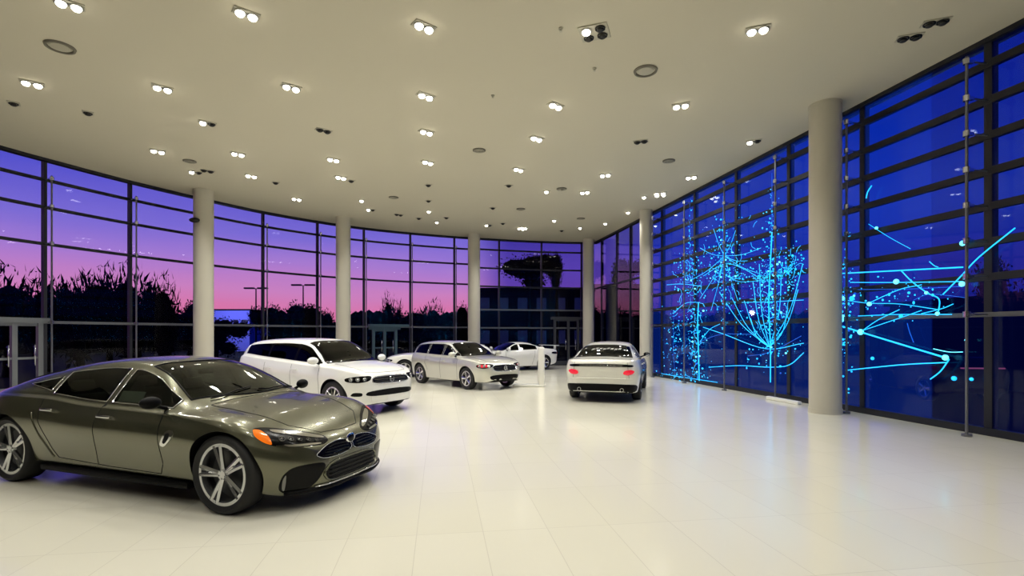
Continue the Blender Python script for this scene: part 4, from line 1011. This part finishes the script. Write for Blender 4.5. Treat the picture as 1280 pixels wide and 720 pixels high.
def tree(px, top_y, D, width_px, kind, label, name='tree', cat='tree', zlow=None, x=None):
    X = (px-640)/F*D; top = CH+(HOR-top_y)*D/F; w = width_px/2*D/F
    r = empty(name, (X,D,-.14)); lowz = zlow if zlow is not None else .15
    c_ = link('crown', crowns[kind], None, r); hz = (top-lowz)/2; c_.scale = (w*1.0, min(w,3.5), hz*1.05); c_.location = (0,0,lowz+hz+.14); c_.rotation_euler = (0,0,px*.37)
    bm = bmesh.new(); tube(bm, [(0,0,0),(.04,.02,(lowz+hz)*.5),(-.03,0,lowz+hz)], [.16,.12,.07], 8)
    for k in range(4):
        a = k*1.6+px; tube(bm, [(0,0,lowz+hz*.4),(.45*w*math.cos(a),.3*math.sin(a),lowz+hz*1.1)], [.06,.025], 6)
    obj('trunk', bm, M['bark'], r, smooth=True); return tag(r, label, cat, 'trees beyond the glass')
T = [(8,344,21,70,1,'spiky dark tree outside at the far left edge beyond the glass'),
     (58,352,24,56,1,'dark ragged tree outside, second from the far left'),
     (100,352,22,60,1,'dark bushy tree outside between the two left mullions'),
     (136,342,23,58,1,'tall dark tree with a pointed top outside the left glass'),
     (172,340,24,60,1,'dark spiky tree outside behind the second left mullion'),
     (202,352,25,44,1,'lower dark tree outside, left of the first column'),
     (236,376,28,40,0,'low rounded dark tree outside just left of the first column'),
     (346,381,36,46,0,'rounded dark tree outside between the first two columns, left one'),
     (384,379,38,56,0,'rounded dark tree outside between the first two columns, right one'),
     (414,392,38,34,2,'small dark tree outside just left of the second column'),
     (448,392,40,36,0,'small dark tree outside just right of the second column'),
     (483,372,40,22,1,'narrow dark tree with a tufted top outside beyond the glass'),
     (512,388,42,50,0,'wide low dark tree outside beyond the third bay'),
     (540,380,42,34,1,'dark tree with feathery top outside in the third bay'),
     (572,384,42,40,2,'dark tree outside left of the third column')]
for t in T: tree(*t)
for px_, top, D, w, lab in ((270,398,33,60,'low dark hedge outside beyond the first column'),(440,404,31,80,'low dark hedge outside beyond the second column'),(560,402,33,80,'low dark hedge outside beyond the third column')):
    r = tree(px_, top, D, w, 0, lab, 'hedge', 'hedge', zlow=.1)
tree(662,316,34,78,0,'wide dark crowned tree outside the far back bay','tree','tree',zlow=4.55)
tree(696,318,37,26,2,'smaller dark tree right of the wide one outside the back bay','tree','tree',zlow=4.9)
tree(776,324,33,46,0,'dark rounded tree outside behind the far right corner','tree','tree',zlow=4.0)
tree(1245,330,24,70,2,'dark tree outside beyond the right end of the blue glass')
# far buildings
def building(px0, px1, top_y, D, depth, label, m, win=None, rows_=2, cols=5, wm='bwin', name='building'):
    X0, X1 = (px0-640)/F*D, (px1-640)/F*D; top = CH+(HOR-top_y)*D/F; r = empty(name, ((X0+X1)/2, D, -.14)); w = X1-X0
    bm = bmesh.new(); bx(bm, (0,depth/2,top/2+.07), (w,depth,top+.14)); obj('walls', bm, m, r)
    bm = bmesh.new(); bx(bm, (0,depth/2,top+.2), (w+.4,depth+.4,.14)); obj('roof', bm, M['building'], r)
    if win:
        for i in range(rows_):
            for j in range(cols):
                bm = bmesh.new(); ww = w/cols*.5; bx(bm, (-w/2+w*(j+.5)/cols,-.02,top*(i+.6)/rows_), (ww,.06,top/rows_*.4)); obj('window', bm, M[wm], r)
    return tag(r, label, 'building')
rnd = random.Random(5); bm = bmesh.new(); k_ = 0
for i in range(420):
    a = math.radians(-58+i*.27); R_ = 66+rnd.uniform(-3,3); hgt = 2.2+1.3*abs(math.sin(i*.11))+rnd.uniform(0,1.0)
    ellipsoid(bm, (R_*math.sin(a), R_*math.cos(a), hgt*.3), (1.3,1.0,hgt*.75), 8, 6)
tag(obj('distant_treeline', bm, M['leaf']), 'dark distant treeline low along the horizon beyond the glass', 'treeline', kind='stuff')
building(266,312,388,52,5,'small blue lit building outside beyond the first column', M['bluewall'], True, 1, 4)
building(594,736,362,40,8,'dark building outside filling the lower back bay', M['building'], True, 2, 6)
building(744,800,357,49,8,'dark building outside behind the far right corner', M['building'], False)
p, t, n = hit(RC, 1225); 
def side_building(y0, y1, x, top, label):
    r = empty('building', (x,(y0+y1)/2,-.14)); bm = bmesh.new(); bx(bm, (3,0,top/2), (6,y1-y0,top)); obj('walls', bm, M['building'], r)
    bm = bmesh.new(); bx(bm, (3,0,top+.07), (6.3,y1-y0+.3,.14)); obj('roof', bm, M['building'], r)
    for j in range(4):
        bm = bmesh.new(); bx(bm, (-.02,-(y1-y0)/2+(y1-y0)*(j+.5)/4,1.3), (.06,(y1-y0)/4*.7,1.0)); obj('window', bm, M['building'], r)
    return tag(r, label, 'building')
side_building(9,21,15.5,2.9,'long low dark building outside the right glass wall')
l = bpy.data.lights.new('flood_light','POINT'); l.energy = 900; l.color = (.45,.5,1); l.shadow_soft_size = .3; o = bpy.data.objects.new('flood_light', l); C.objects.link(o); o.location = (-28,48,4)
# street lamps
def street_lamp(px, top_y, D, label):
    X = (px-640)/F*D; top = CH+(HOR-top_y)*D/F; r = empty('street_lamp', (X,D,-.14))
    bm = bmesh.new(); cyl(bm, (0,0,0), (0,0,top+.1), .09, 10, .05); obj('pole', bm, M['frame'], r, smooth=True)
    for s in (-1,1):
        bm = bmesh.new(); bx(bm, (s*.6,0,top+.12), (.9,.3,.14), bev=.03); cyl(bm, (0,0,top+.05), (s*.3,0,top+.12), .03, 6); obj('lamp_head', bm, M['frame'], r)
    tag(r, label, 'street lamp')
street_lamp(320,360,46,'twin headed street lamp outside, nearer the first column')
street_lamp(379,356,46,'twin headed street lamp outside, nearer the second column')
# dark parked car with red tail strip beyond the right glass
k7 = copy_tree(k5); k7.location = (12.0,14.9,-.14); k7.rotation_euler = (0,0,math.radians(84)); tag(k7, 'dark parked car outside the right glass with red tail strip', 'car')
for o in k7.children_recursive:
    if o.type == 'MESH' and o.name.split('.')[0] in ('body','mirror_shell','door_handle'):
        o.data = o.data.copy(); o.data.materials.clear(); o.data.materials.append(M['building']); o.data.materials.append(M['black'])
bm = bmesh.new(); bx(bm, (-2.1,0,.92), (.05,1.0,.03)); obj('tail_strip', bm, M['redlamp'], k7)

# ------------------------------------------------------------------ camera
cam = bpy.data.cameras.new('camera'); co = bpy.data.objects.new('camera', cam); C.objects.link(co)
co.location = (0,0,CH); co.rotation_euler = (math.pi/2,0,0); cam.sensor_width = 36; cam.lens = 36*F/1280; cam.shift_y = (HOR-360)/1280; cam.clip_end = 500
sc = bpy.context.scene; sc.camera = co
sc.view_settings.view_transform = 'Standard'; sc.view_settings.look = 'None'; sc.view_settings.gamma = 1; sc.view_settings.exposure = 0; sc.view_settings.use_curve_mapping = False
sc.cycles.use_denoising = True; sc.cycles.max_bounces = 8; sc.cycles.transparent_max_bounces = 16; sc.cycles.sample_clamp_indirect = 4; sc.cycles.caustics_reflective = False; sc.cycles.caustics_refractive = False
